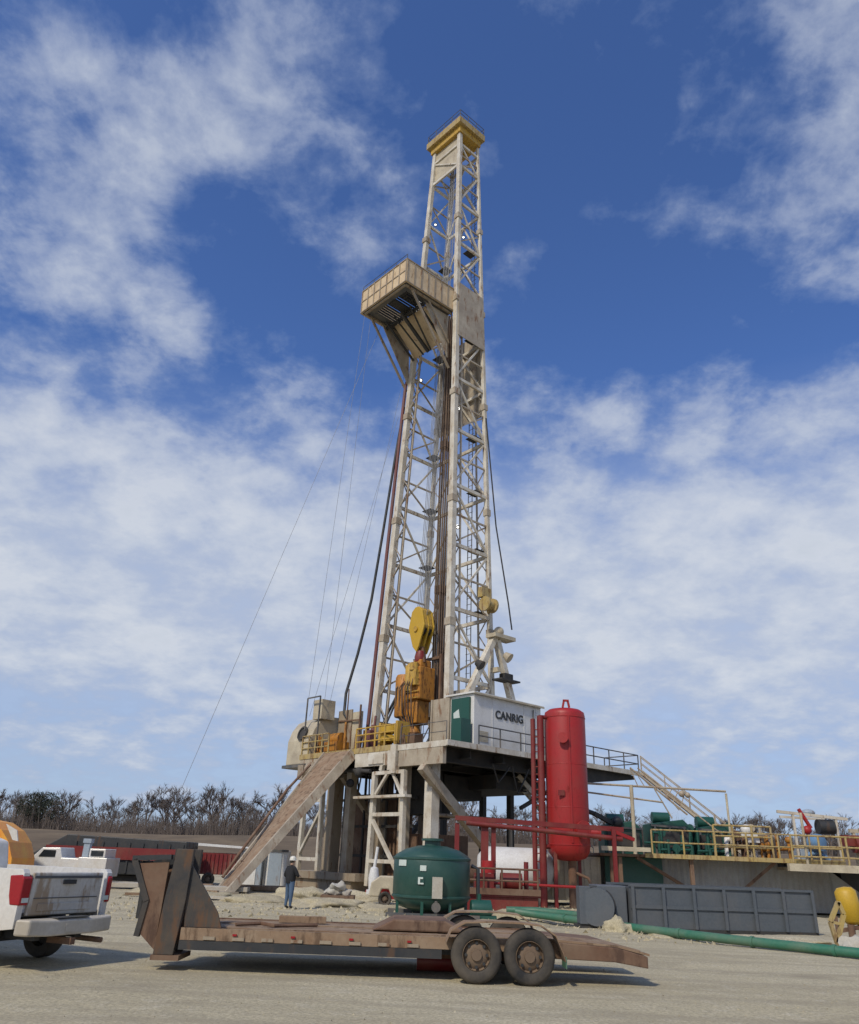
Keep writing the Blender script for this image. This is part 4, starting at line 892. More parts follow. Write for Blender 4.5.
m.beam((22.2, 42.0, 3.95), (24.1, 42.0, 3.9), .18).beam((22.2, 43.0, 3.95), (24.1, 43.0, 3.9), .18).box(22.6, 23.8, 42.1, 42.9, 2.13, 2.6)
t.part('cage', m, M['cream'])
t = Thing('mud_gun', 'white mud gun pipework in front of yellow rails at left part of the deck', 'pipework', (16.6, 43, 2.45))
t.part('pipe', MB().path([(15.8, 43, 2.45), (15.8, 43, 3.3), (16.8, 43, 3.45), (17.2, 43, 3.2), (17.2, 43, 2.45)], .15).ball((16.9, 43, 3.8), .3, 1, 1, .9).box(16.5, 17.4, 42.7, 43.4, 3.2, 3.6), M['house'])
t.part('valve', MB().lathe([(0, 0), (.25, 0), (.25, .08), (0, .08)], (16.2, 42.7, 3.5), (0, -1, 0), 14), M['rust']); 
for i, (x, lab) in enumerate(((16.6, 'rusty valve cluster behind the left yellow rail posts on the tank deck'), (18.3, 'brown valve cluster just left of the white framed pump unit'), (25.6, 'brown valve cluster at the right edge of the tank deck'))):
    m = MB(); rr_ = random.Random(i)
    for k in range(7):
        a = Vector((x+rr_.uniform(-.8, .8), 42.6+rr_.uniform(-.2, .8), 2.4)); m.tube(a, a+Vector((0, 0, rr_.uniform(.4, 1.3))), .08); m.ball(a+Vector((0, 0, rr_.uniform(.4, 1.2))), .17, seg=8)
    m.tube((x-.8, 42.8, 2.9), (x+.8, 42.8, 3.0), .1)
    single('valve_cluster', m, M['rust' if i != 1 else 'orange'], lab, 'pipework', (x, 42.8, 2.4))

# yellow pump at right edge with bags
y_ = Thing('light_plant', 'yellow drum-bodied pump machine with tilted frame at the right edge', 'machine', (10.9, 23.8, 0))
y_.part('drum', MB().lathe([(0, 0), (.16, 0), (.25, .1), (.30, .5), (.29, .85), (.2, .95), (0, .98)], (12.55, 24.9, .6), (-.14, 0, 1), 20), M['yellowc'])
y_.part('cradle', MB().beam((12.0, 24.8, 0), (12.0, 24.8, .8), .08).beam((12.7, 24.8, 0), (12.6, 24.8, 1.2), .08).beam((11.9, 24.8, .4), (12.7, 24.8, .55), .1).tube((12.35, 24.7, .1), (12.35, 24.7, .6), .1), M['rust'])
m = MB()
fr = [(11.3, .7), (11.6, 1.2), (11.7, .9), (11.4, .2), (11.3, .7)]
for a, b_ in zip(fr[:-1], fr[1:]): m.beam((a[0], 23.7, a[1]), (b_[0], 23.7, b_[1]), .1)
m.beam((11.35, 23.7, .7), (11.65, 23.7, .65), .07).beam((11.4, 23.7, .2), (11.45, 23.6, 0), .09)
y_.part('tilt_frame', m, M['yrail'])
for i, (x, y, r, hh, lab) in enumerate(((11.75, 23.6, .4, .45, 'crumpled pale bulk bag under the yellow tilted frame'), (12.5, 24.0, .45, .5, 'crumpled pale bulk bag below the yellow drum at the right edge'))):
    o = mound('bulk_bag', lab, x, y, r, hh, M['bag'], 20+i); o['category'] = 'bag'

# ------------------------------------------------------------------ person
def person(x, y, rz):
    root = bpy.data.objects.new('person', None); COL.objects.link(root)
    root.location = (x, y, gz(x, y)); root.rotation_euler = (0, 0, rz)
    root['label'] = 'person in black jacket, blue jeans and pale hard hat standing by the ramp'; root['category'] = 'person'
    J = {'pel': (0, 0, .95, .135), 'spi': (0, .01, 1.15, .18), 'che': (0, .02, 1.34, .195), 'nek': (0, .01, 1.48, .062), 'hd1': (0, -.01, 1.56, .075), 'hd2': (0, -.015, 1.65, .09), 'hd3': (0, -.01, 1.71, .06)}
    E_ = [('pel', 'spi'), ('spi', 'che'), ('che', 'nek'), ('nek', 'hd1'), ('hd1', 'hd2'), ('hd2', 'hd3')]
    for s_ in (-1, 1):
        J.update({f'sh{s_}': (.19*s_, .02, 1.40, .075), f'el{s_}': (.31*s_, .04 if s_ > 0 else -.06, 1.14, .072), f'wr{s_}': (.22*s_, -.17, 1.02 if s_ > 0 else 1.12, .036), f'ha{s_}': (.20*s_, -.25, 1.02 if s_ > 0 else 1.13, .036),
                  f'hi{s_}': (.11*s_, 0, .90, .12), f'kn{s_}': (.14*s_, -.04 if s_ > 0 else .04, .50, .088), f'an{s_}': (.13*s_, .03, .10, .05), f'to{s_}': (.14*s_, -.14, .04, .042)})
        E_ += [('che', f'sh{s_}'), (f'sh{s_}', f'el{s_}'), (f'el{s_}', f'wr{s_}'), (f'wr{s_}', f'ha{s_}'), ('pel', f'hi{s_}'), (f'hi{s_}', f'kn{s_}'), (f'kn{s_}', f'an{s_}'), (f'an{s_}', f'to{s_}')]
        hb = Vector(J[f'ha{s_}'][:3])
        for i, (dx, l_) in enumerate(((-.03, .05), (-.01, .065), (.012, .06), (.032, .045))):
            J[f'f{s_}{i}'] = (hb.x+dx, hb.y-.035, hb.z, .011); J[f'g{s_}{i}'] = (hb.x+dx, hb.y-.035-l_*.6, hb.z-l_*.5, .009)
            E_ += [(f'ha{s_}', f'f{s_}{i}'), (f'f{s_}{i}', f'g{s_}{i}')]
        J[f't{s_}'] = (hb.x-.05*s_, hb.y-.01, hb.z+.015, .012); E_.append((f'ha{s_}', f't{s_}'))
    ks = list(J); me = bpy.data.meshes.new('body'); me.from_pydata([J[k][:3] for k in ks], [(ks.index(a), ks.index(b_)) for a, b_ in E_], [])
    o = bpy.data.objects.new('body', me); COL.objects.link(o)
    sk = o.modifiers.new('skin', 'SKIN'); sk.use_smooth_shade = True
    for i, k in enumerate(ks): me.skin_vertices[0].data[i].radius = (J[k][3],)*2; me.skin_vertices[0].data[i].use_root = (i == 0)
    sb = o.modifiers.new('sub', 'SUBSURF'); sb.levels = sb.render_levels = 2
    dg = bpy.context.evaluated_depsgraph_get(); me2 = bpy.data.meshes.new_from_object(o.evaluated_get(dg)); bpy.data.objects.remove(o)
    me2.materials.clear()
    for k in ('skin', 'jacket', 'jeans', 'rubber'): me2.materials.append(M[k])
    for f in me2.polygons:
        c = f.center; f.use_smooth = True
        wr = c.y < -.17 and .9 < c.z < 1.3
        f.material_index = 3 if c.z < .12 else 2 if c.z < .93 else 0 if (c.z > 1.50 or wr) else 1
    b = bpy.data.objects.new('body', me2); COL.objects.link(b); b.parent = root
    def ch(nm, mb, mat): o = mb.build(nm, mat); o.parent = root
    ch('hard_hat', MB().lathe([(.16, 0), (.125, .015), (.125, .06), (.1, .12), (.05, .15), (0, .155)], (0, -.02, 1.665), seg=20), M['hat'])
    ch('hair', MB().ball((0, .015, 1.64), .092, 1, 1, .9), M['rubber'])
    m = MB().ball((-.035, -.095, 1.645), .013, seg=8).ball((.035, -.095, 1.645), .013, seg=8); ch('eyes', m, M['rubber'])
    m = MB().ball((0, -.11, 1.615), .018, 1, 1.2, 1.3, 8).ball((-.09, -.01, 1.625), .022, .5, 1, 1.4, 8).ball((.09, -.01, 1.625), .022, .5, 1, 1.4, 8); ch('nose_and_ears', m, M['skin'])
    ch('jacket_hem', MB().lathe([(.165, 0), (.175, .04), (.165, .26), (.14, .30)], (0, .005, .88), seg=20), M['jacket'])
person(-4.7, 32.6, math.radians(140))

# ------------------------------------------------------------------ gooseneck trailer
def wheel(t, x, y0, wd, r, z=None, name='wheel', side=-1, rimmat='rim'):
    """wheel with its outer face at y0, width wd going +y when side=-1"""
    z = r if z is None else z
    ax_ = (0, -side, 0)
    w_ = t.part(name, MB().lathe([(0, .0), (r*.2, .0), (r*.2, .03), (0, .03)], (x, y0-side*.07, z), ax_, 20), M['rust'])
    t.part('tyre', MB().lathe([(r*.56, .03), (r*.62, .005), (r*.86, -.005), (r*.96, .02), (r, .06), (r, wd-.06), (r*.96, wd-.02), (r*.8, wd), (r*.56, wd-.03), (r*.56, .03)], (x, y0, z), ax_, 40), M['rubber'], parent=w_)
    m = MB().lathe([(r*.54, .02), (r*.56, .03), (r*.555, .10), (r*.50, .12), (r*.34, .065), (r*.22, .065), (r*.20, .02), (r*.12, .02), (0, .015)], (x, y0, z), ax_, 32)
    t.part('rim', m, M[rimmat], parent=w_)
    for i in range(8):
        a = i*PI/4; t.part('rim_hole', MB().lathe([(0, 0), (r*.06, 0), (r*.06, .02), (0, .02)], (x+math.cos(a)*r*.42, y0-side*.058, z+math.sin(a)*r*.42), ax_, 10), M['black'], parent=w_)
TF = Frame(0, 15.3, 0, 1.0)
Tr = Thing('flatbed_trailer', 'rusty gooseneck flatbed trailer with dirty plank deck parked across the foreground', 'trailer', (-1, 0, 0), TF)
DZ = .64
m = MB()
for i in range(9):
    y = .12+i*.27; m.box(-3.95+.02*((i*5) % 3), 2.25, y, y+.25, DZ-.05, DZ+.006*((i*7) % 4))
Tr.part('deck', m, M['ramp'])
Tr.part('side_rail', MB().box(-4.0, .5, 0, .1, DZ-.31, DZ-.17), M['black'])
Tr.part('side_rail', MB().box(-4.0, 2.3, .02, .11, DZ-.165, DZ+.02), M['ramp'])
Tr.part('side_rail', MB().box(-4.0, 2.3, 2.45, 2.55, DZ-.3, DZ+.02), M['rust'])
Tr.part('main_beam', MB().ibeam((-4.0, .75, DZ-.22), (2.3, .75, DZ-.22), .15, .3).ibeam((-4.0, 1.8, DZ-.22), (2.3, 1.8, DZ-.22), .15, .3), M['rust'])
m = MB()
for i in range(10): m.box(-3.8+i*.62, -3.72+i*.62, .1, 2.44, DZ-.2, DZ-.07)
Tr.part('cross_member', m, M['black'])
m = MB()
for i in range(8): m.box(-3.6+i*.5, -3.4+i*.5, -.012, .018, DZ-.15, DZ-.10)
Tr.part('stake_pocket', m, M['beige'])
# gooseneck
for y in (.02, .62):
    Tr.part('neck_post', MB().prism([(-4.42, y, .24), (-4.08, y, .24), (-3.99, y, 1.1), (-3.97, y, 1.9), (-4.27, y, 1.9), (-4.36, y, 1.1)], (0, .12, 0)), M['neck'], bevel=.01)
    if y < .3: Tr.part('neck_gusset', MB().prism([(-3.97, y+.06, DZ+.03), (-3.33, y+.06, DZ+.03), (-3.42, y+.06, .9), (-3.72, y+.06, 1.3), (-4.04, y+.06, 1.72)], (0, .05, 0)), M['neck'])
    Tr.part('neck_plate', MB().prism([(-4.39, y+.06, 1.68), (-4.9, y+.06, 1.64), (-4.66, y+.06, 1.1), (-4.72, y+.06, .55), (-4.42, y+.06, .3)], (0, .05, 0)), M['rust'], label='rust-brown triangular side plate of the neck')
    Tr.part('neck_arm', MB().beam((-5.0, y+.08, 1.70), (-4.68, y+.08, 1.05), .10, .12, up=(0, 1, 0)).beam((-4.68, y+.08, 1.08), (-4.76, y+.08, .5), .09, .1, up=(0, 1, 0)), M['neck'])
    Tr.part('neck_top', MB().beam((-5.04, y+.08, 1.72), (-4.36, y+.08, 1.76), .12, .08), M['black'])
Tr.part('neck_foot', MB().box(-4.45, -3.97, .0, .85, .16, .238), M['rust'])
Tr.part('neck_cross_beam', MB().box(-4.35, -4.15, .22, .61, 1.6, 1.9).box(-4.9, -4.75, .2, .6, 1.5, 1.68), M['black'])
Tr.part('coupler', MB().tube((-4.85, .4, 1.6), (-4.85, .4, .75), .07, 12).beam((-4.85, .4, 1.55), (-4.3, .4, 1.7), .2), M['black'])
Tr.part('front_board', MB().box(-4.0, -3.96, .25, 2.3, DZ-.1, DZ+.12), M['rust'])
m = MB()
for i in range(4): m.box(-3.3+.02*i, -3.2+.02*i, .3+i*.5, .5+i*.5, DZ+.0, DZ+.1)
# fender and wheels
WX = (1.08, 1.985); r_ = .43
m = MB()
arc = []
for i in range(9): a = PI-(PI*.42)*i/8; arc.append((WX[0]+math.cos(a)*.50, r_+math.sin(a)*.47))
arc = [(WX[0]-.52, .62)] + [(WX[0]-.44, .80), (WX[0]-.2, .93), (WX[0]+.2, .95), (WX[1]-.2, .95), (WX[1]+.2, .92), (WX[1]+.44, .78), (WX[1]+.56, .52), (WX[1]+.6, .40)]
for a, b_ in zip(arc[:-1], arc[1:]):
    m.prism([(a[0], -.30, a[1]), (b_[0], -.30, b_[1]), (b_[0], -.30, b_[1]-.025), (a[0], -.30, a[1]-.025)], (0, .42, 0))
Tr.part('fender', m, M['ramp'])
Tr.part('mud_flap', MB().box(WX[1]+.60, WX[1]+.62, -.28, .08, .28, .45), M['hose'])
m = MB()
for a, b_ in zip(arc[:-1], arc[1:]): m.prism([(a[0], 2.45, a[1]), (b_[0], 2.45, b_[1]), (b_[0], 2.45, b_[1]-.025), (a[0], 2.45, a[1]-.025)], (0, .42, 0))
Tr.part('fender', m, M['ramp'])
for x in WX:
    wheel(Tr, x, -.27, .27, r_)
    wheel(Tr, x, 2.84, .27, r_, side=1)
    Tr.part('axle', MB().tube((x, 0.0, r_), (x, 2.57, r_), .055, 10), M['black'])
Tr.part('suspension', MB().beam((.5, .3, .42), (2.4, .3, .42), .08, .1).beam((1.2, .3, .55), (1.7, .3, .55), .1, .16), M['black'])
# beaver tail
Tr.part('tail_ramp', MB().prism([(2.31, .05, DZ+.01), (3.55, .05, DZ-.05), (4.08, .05, DZ-.17), (4.08, .05, DZ-.35), (3.5, .05, DZ-.27), (2.31, .05, DZ-.25)], (0, .95, 0)), M['rust'], bevel=.015)
Tr.part('tail_ramp', MB().prism([(2.31, 1.5, DZ+.01), (3.55, 1.5, DZ-.05), (4.08, 1.5, DZ-.17), (4.08, 1.5, DZ-.35), (3.5, 1.5, DZ-.27), (2.31, 1.5, DZ-.25)], (0, .95, 0)), M['rust'], bevel=.015)
Tr.part('spare_tank', MB().lathe([(0, 0), (.16, .0), (.16, .7), (0, .7)], (.1, .9, .2), (1, 0, 0), 14), M['redsteel'])
# steel plate lying on the deck
Pl = MB().prism([(-.75, .75, DZ+.03), (1.0, .75, DZ+.03), (.6, .75, DZ+.22), (-.35, .75, DZ+.22)], (0, 1.3, 0))
single('sheet_stack', Pl, M['rust'], 'low rusty hump of steel plate lying on the trailer deck beside the fender', 'steel plate', (0, 1, DZ+.03), TF, bevel=.03)

# ------------------------------------------------------------------ white pickup at left
PF = Frame(-6.05, 15.2, .0, 156)            # local +x runs to the front of the truck
Pk = Thing('pickup_truck', 'large white pickup truck with muddy tailgate and red tail lamp cut by left edge', 'pickup', (0, 0, 0), PF)
def arcpoly(cx, r, z0, zc, n=10): return [(cx+math.cos(PI-PI*i/n)*r, zc+math.sin(PI-PI*i/n)*r) for i in range(n+1)]
side = [(.0, .62), (.0, 1.44), (.05, 1.5), (2.6, 1.5), (2.6, .55), (1.72, .52)] + [(x, z) for x, z in arcpoly(1.2, .52, .5, .48)][::-1] + [(.5, .56)]
for s_ in (1, -1):
    Pk.part('bed_side', MB().prism([(x, s_*.99, z) for x, z in side], (0, -s_*.12, 0)), M['truck'], bevel=.05)
    o = Pk.part('tail_lamp', MB().prism([(-.03, s_*1.003, .96), (-.03, s_*1.003, 1.36), (.02, s_*1.003, 1.42), (.30, s_*1.003, 1.40), (.24, s_*1.003, 1.1), (.18, s_*1.003, .96)], (0, -s_*(.19 if s_ > 0 else .10), 0)), M['tail'], bevel=.02)
    Pk.part('reverse_lens', MB().box(-.036, -.028, min(s_*.83, s_*.96), max(s_*.83, s_*.96), 1.0, 1.07), M['label'], parent=o)
Pk.part('tailgate', MB().box(0, .07, -.78, .78, .80, 1.45), M['truckmud'], bevel=.02)
o = Pk.part('tailgate_trim', MB().box(-.012, .0, -.76, .76, 1.36, 1.40).box(-.01, -.001, -.7, .7, 1.05, 1.065), M['rail'])
Pk.part('tailgate_handle', MB().box(-.03, -.013, -.14, .14, 1.27, 1.34), M['black'])
m = MB().prism([(-.02, -.98, .52), (-.26, -.9, .52), (-.28, -.5, .50), (-.28, .5, .50), (-.26, .9, .52), (-.02, .98, .52)], (0, 0, .24)); Pk.part('bumper', m, M['bumper'], bevel=.03)
Pk.part('step_pad', MB().box(-.27, -.03, -.35, .35, .762, .775), M['rail'])
Pk.part('hitch', MB().box(-.34, .2, -.05, .05, .36, .46), M['rust'])
Pk.part('tailpipe', MB().tube((.3, -.62, .40), (-.28, -.72, .38), .045, 10), M['rust'])
Pk.part('bed_floor', MB().box(.08, 2.55, -.86, .86, .78, .84), M['rail']); Pk.part('frame_rail', MB().box(0, 5.4, .4, .5, .42, .6).box(0, 5.4, -.5, -.4, .42, .6).box(1.1, 1.3, -.8, .8, .33, .45), M['black'])
cabp = [(2.1, .5), (2.1, 1.42), (2.25, 1.92), (2.6, 2.0), (3.5, 1.98), (4.25, 1.45), (5.5, 1.32), (5.72, 1.15), (5.75, .55), (5.05, .5), (4.95, .75), (4.6, .95), (4.2, .75), (4.1, .45)]
Pk.part('cab', MB().prism([(x+.55, -.97, z) for x, z in cabp], (0, 1.94, 0)), M['truck'], bevel=.05)
for s_ in (1, -1): Pk.part('side_window', MB().prism([(2.95, s_*.965, 1.47), (3.05, s_*.965, 1.88), (3.95, s_*.965, 1.88), (4.53, s_*.965, 1.47)], (0, s_*.01, 0)), M['glass'])
Pk.part('rear_window', MB().prism([(2.685, -.7, 1.5), (2.685, .7, 1.5), (2.79, .66, 1.86), (2.79, -.66, 1.86)], (-.012, 0, 0.005)), M['glass'])
for x in (1.2, 5.17):
    wheel(Pk, x, .98, .29, .42, side=1, rimmat='rail'); wheel(Pk, x, -.98, .29, .42, side=-1, rimmat='rail')
Pk.part('inner_arch', MB().box(.72, 1.68, .55, .70, .45, 1.0).box(.72, 1.68, -.70, -.55, .45, 1.0), M['black'])

# ------------------------------------------------------------------ background vehicles and gear on the left
DF = Frame(0, 46, 0, 0)
Dk = Thing('roll_off_tank', 'long low black steel tank with sloping left end behind the pickups', 'tank', (-15, 0, 0), DF)
Dk.part('body', MB().prism([(-21.6, 0, .9), (-20.9, 0, 1.25), (-18.9, 0, 2.42), (-12.4, 0, 2.25), (-12.4, 0, .55), (-21.0, 0, .5)], (0, 2.4, 0)), M['black'], bevel=.04)
m = MB()
for i in range(9): x = -18.4+i*.72; m.box(x, x+.1, -.06, -.001, .6, 2.1)
Dk.part('rib', m, M['black'])
Dk.part('running_gear', MB().box(-18, -13, .3, 2.0, .2, .49).box(-14.9, -12.6, -.02, 2.3, 0, .25), M['dark'])
Dk.part('lower_panel', MB().box(-19.9, -12.5, -.11, -.062, 1.25, 1.85), M['redsteel'], label='dark red stripe along the lower side')
W2 = Thing('utility_truck', 'small white utility pickup facing left in front of the black tank', 'pickup', (-16.6, 43, 0))
pr2 = [(-19.3, .5), (-19.25, 1.05), (-17.9, 1.3), (-17.5, 1.72), (-16.6, 1.75), (-16.45, 1.3), (-15.5, 1.28), (-15.5, .5)]
W2.part('body', MB().prism([(x, 42.2, z) for x, z in pr2], (0, 1.7, 0)), M['truck'], bevel=.04)
W2.part('window', MB().prism([(-17.6, 42.17, 1.32), (-17.4, 42.17, 1.62), (-16.8, 42.17, 1.62), (-16.8, 42.17, 1.32)], (0, .02, 0)), M['glass'])
W2.part('service_body', MB().box(-15.6, -14.2, 42.1, 44.0, .5, 1.35).box(-15.2, -14.4, 42.3, 43.8, 1.351, 1.75), M['truck'], bevel=.03)
W2.part('side_window', MB().box(-15.1, -14.5, 42.27, 42.295, 1.42, 1.66), M['glass'])
W2.part('beacon_post', MB().box(-15.65, -15.35, 42.6, 42.9, 1.36, 2.0).box(-15.7, -15.3, 42.55, 42.95, 2.0, 2.2), M['blueplas'])
for x in (-18.6, -15.2): wheel(W2, x, 42.12, .22, .36)
FT = Frame(-19.3, 38.5, -.35, 0)
F_ = Thing('semi_truck', 'orange, yellow and white semi truck hood rising at the far left edge', 'truck', (0, 0, 0), FT)
hood = [(-3, 3.3), (-1.2, 3.25), (-.2, 3.1), (.45, 2.75), (.9, 2.25), (1.2, 1.6), (1.3, .8)]
def band(o0, o1, mat, nm, dy):
    a = [(x-o0*.45 if x > -2.9 else x, z-o0) for x, z in hood]; b_ = [(x-o1*.45 if x > -2.9 else x, z-o1) for x, z in hood]
    m = MB()
    for i in range(len(hood)-1): m.prism([(a[i][0], dy, max(.6, a[i][1])), (a[i+1][0], dy, max(.6, a[i+1][1])), (b_[i+1][0], dy, max(.55, b_[i+1][1])), (b_[i][0], dy, max(.55, b_[i][1]))], (0, 2.3-dy*2, 0))
    F_.part(nm, m, M[mat])
band(0, .3, 'redsteel', 'hood_top', 0); band(.3, 1.0, 'orange', 'hood_side', .01); F_.o.children[-1].data.materials[0] = paint('orange_flame', (.72, .27, .03), rust=.1, dirt=.35, dcol=(.75, .45, .05))
band(1.0, 1.6, 'cream', 'hood_lower', .02)
F_.part('grille', MB().box(-2.9, .4, .04, 2.2, .55, 1.7), M['black'])
F_.part('mirror', MB().prism([(.65, -.12, 3.0), (1.2, -.12, 2.75), (1.35, -.12, 2.3), (1.1, -.12, 2.35)], (0, .08, 0)), M['truck'])
for x in (-2.4,): wheel(F_, x, .0, .3, .5)
C1 = Thing('pump_trailer', 'dark red slatted trailer under a thin white flat canopy roof', 'trailer', (-12.5, 50, 0))
m = MB().box(-13.2, -10.3, 49.2, 51.2, .62, 1.75)
C1.part('body', m, M['redsteel'])
m = MB()
for i in range(12): m.box(-13.1+i*.24, -13.0+i*.24, 49.14, 49.198, .66, 1.7)
C1.part('slat', m, paint('deep_red', (.16, .008, .012), rust=.2))
m = MB().prism([(-14.3, 48.9, 2.15), (-13.9, 48.9, 2.28), (-9.0, 48.9, 2.1), (-9.0, 48.9, 2.0)], (0, 2.5, 0)); C1.part('canopy_roof', m, M['house'])
C1.part('canopy_post', MB().beam((-13.8, 49.1, 0), (-13.8, 49.1, 2.1), .1).beam((-9.4, 49.1, 0), (-9.4, 49.1, 2), .1), M['rail'])
C1.part('lamp', MB().box(-13.45, -13.1, 49.0, 49.12, 1.35, 1.5), M['house'])
for x in (-12.6, -11.8): wheel(C1, x, 49.1, .25, .36)
for i, (x, lab, mt) in enumerate(((-9.3, 'pale blue portable cabinet, the left of two beside the ramp underside', 'blueplas'), (-7.9, 'white portable cabinet, the right of two between ramp and substructure', 'house'))):
    t = Thing('portable_cabinet', lab, 'cabinet', (x, 49, 0)); t.part('body', MB().box(x-.6, x+.6, 48.5, 49.8, .1, 2.0), M[mt], bevel=.03)
    t.part('door', MB().box(x-.42, x+.3, 48.46, 48.497, .2, 1.85), M['blueplas' if i else 'house']); t.part('frame', MB().box(x-.65, x+.65, 48.42, 48.455, 1.93, 2.05).box(x-.65, x-.55, 48.42, 48.455, .1, 1.92), M['rail'])
# timbers, pipes and small gear at the rig foot
GT = 'timber mats on the ground by the ramp foot'
for i, (a, b_) in enumerate((((-13.4, 44.2), (-10.4, 44.6)), ((-12.0, 42.6), (-8.2, 42.9)), ((-9.8, 45.4), (-5.6, 45.6)), ((-16.2, 43.0), (-13.6, 43.2)))):
    single('timber_mat', MB().beam((a[0], a[1], .16), (b_[0], b_[1], .18), 1.2, .22), M['bag' if i % 2 else 'ramp'], ['brown timber mat near the foot of the pipe ramp', 'pale timber mat in front of the ramp foot', 'brown timber mat under the white portable cabinets', 'pale timber mat at far left behind the trailer neck'][i], 'timber mat', ((a[0]+b_[0])/2, a[1], .1), bevel=.03)
m = MB().box(-2.3, .2, 40.4, 41.2, .1, .45).lathe([(0, 0), (.25, 0), (.25, .8), (0, .8)], (-1.9, 40.6, .55), (1, 0, 0), 14).box(-.9, -.1, 40.5, 41, .45, .75)
single('hydraulic_skid', m, M['red'], 'low red hydraulic skid on the ground in front of the substructure', 'machine', (-1, 40.8, 0))
t = Thing('welding_cart', 'pale rounded cart on wheels beside the tower leg left of the green vessel', 'cart', (-1.2, 36.6, 0))
t.part('body', MB().prism([(-1.95, 36.4, .35), (-1.85, 36.4, .9), (-1.5, 36.4, 1.15), (-.8, 36.4, 1.15), (-.6, 36.4, .9), (-.6, 36.4, .4), (-1.0, 36.4, .4), (-1.1, 36.4, .65), (-1.4, 36.4, .65), (-1.5, 36.4, .35)], (0, .8, 0)), M['cream'], bevel=.05)
for x in (-1.25,): wheel(t, x, 36.35, .15, .28)
t = Thing('tool_bin', 'jumbled pale pallet of sacks beside the person', 'pallet', (-3.4, 37.5, 0))
for sx, sy, sz, sr in ((-3.5, 37.4, .42, .33), (-3.05, 37.5, .42, .3), (-3.3, 37.3, .62, .3)):
    m = MB().ball((sx, sy, sz), sr, 1.2, 1, .55, 20)
    for v in m.bm.verts: v.co += Vector((noise.noise(v.co*4), noise.noise(v.co*4+Vector((9, 0, 0))), noise.noise(v.co*4+Vector((0, 9, 0)))))*.16
    t.part('sack', m, M['bag'])
t.part('pallet', MB().box(-4.0, -2.6, 37, 38, .1, .32), M['rust'])
m = MB().lathe([(0, 0), (.22, 0), (.25, .5), (.18, .9), (0, 1.0)], (-1.9, 39.4, .5), seg=14).tube((-1.9, 39.4, 1.4), (-1.8, 39.4, 2.3), .07).box(-2.2, -1.6, 39.2, 39.8, .0, .5)
single('gas_bottle', m, M['house'], 'white gas bottle standing in the shade between the tower frames', 'cylinder', (-1.9, 39.4, 0))

# hanging pipes, cables and lamps under and on the rig floor
def cable(label, pts, r=.035, mat='black', frame=RIG, cat='hose', nm='service_cable', group=None):
    P = [Vector(a) for a in pts]; Q = []
    for i in range(len(P)-1):
        for k in range(4): Q.append(P[i].lerp(P[i+1], k/4) - Vector((0, 0, math.sin(PI*k/4)*.12*(P[i+1]-P[i]).length*.35)))
    Q.append(P[-1]); return single(nm, MB().path(Q, r, 6), M[mat], label, cat, P[0], frame, group)
GC = 'hoses hanging below the rig floor'
for i in range(7):
    y = 4.9+i*1.2; cable('dark hose hanging in a loop below the front of the rig floor', [(.9, y, FZ-.9), (1.4, y+.9, 5.6-(i % 3)*.7), (1.8, y+1.6, FZ-.95)], .05, group=GC)
for i in range(5):
    x = 4.2+i*1.7; cable('dark hose hanging in a loop below the right side of the rig floor', [(x, .5, FZ-.75), (x+.8, .8, 6.1-(i % 2)*.5), (x+1.6, .6, FZ-.75)], .05, group=GC)
m = MB().tube((1.6, 3.2, .6), (1.6, 3.2, 6.8), .13).tube((2.0, 3.2, 4.2), (8.5, 3.0, 4.2), .11).tube((8.5, 3.0, 4.2), (8.5, 3.0, .5), .11).tube((1.6, 3.2, 4.2), (2.1, 3.2, 4.2), .13)
single('mud_pipe', m, M['beige'], 'pale mud pipe bending under the right half of the rig floor', 'pipe', (1.6, 3.2, 0), RIG)
m = MB()
for z in (1.9, 3.6, 5.2): m.beam((2.6, 5.2, z), (2.6, 12.5, z), .12, .16)
for y in (6.0, 8.0, 10.2, 12.3): m.beam((2.6, y, .5), (2.6, y, 6.8), .12)
single('inner_frame', m, M['dark'], 'dark steel frame standing between the columns under the rig floor', 'frame', (2.6, 8, 0), RIG)
m = MB().box(3.2, 4.6, 2.6, 3.6, .5, 1.9).lathe([(0, 0), (.4, 0), (.4, 1.4), (0, 1.4)], (3.3, 2.2, 1.1), (1, 0, 0), 16).box(4.9, 6.8, 1.0, 2.0, .5, 1.3)
single('power_pack', m, M['rust'], 'rusty power pack low under the rig floor behind the green vessel', 'machine', (4, 2.8, 0), RIG)
# top drive hoses and guards
td = Td
for i in range(6):
    td.part('hose', MB().path([(3.6+i*.12, 6.9+i*.25, 13.4), (3.3, 7.0+i*.3, 12.2), (3.5, 7.1+i*.3, 10.6), (3.9, 7.3+i*.15, 9.6)], .045, 6), M['black' if i % 2 else 'rust'])
for i in range(5): td.part('guard_bar', MB().beam((3.62, 6.6, 11.5+i*.42), (3.62, 7.9, 11.5+i*.42), .05), M['yellow'])
# tool clutter on the floor
rr_ = random.Random(11)
for i, (x, y, lab) in enumerate(((.9, 8.8, 'small rusty tool rack beside the left end of the yellow railing'), (.8, 13.3, 'small rusty tool rack below the round cabin window'), (.9, 4.7, 'small rusty tool rack at the right end of the yellow railing'))):
    m = MB().box(x-.3, x+.3, y-.5, y+.5, FZ+.02, FZ+.3)
    for k in range(6): a = Vector((x+rr_.uniform(-.25, .25), y+rr_.uniform(-.4, .4), FZ+.2)); m.tube(a, a+Vector((rr_.uniform(-.1, .1), rr_.uniform(-.15, .15), rr_.uniform(.5, 1.3))), .06)
    single('tool_rack', m, M['orange' if i == 1 else 'rust'], lab, 'rack', (x, y, FZ), RIG)
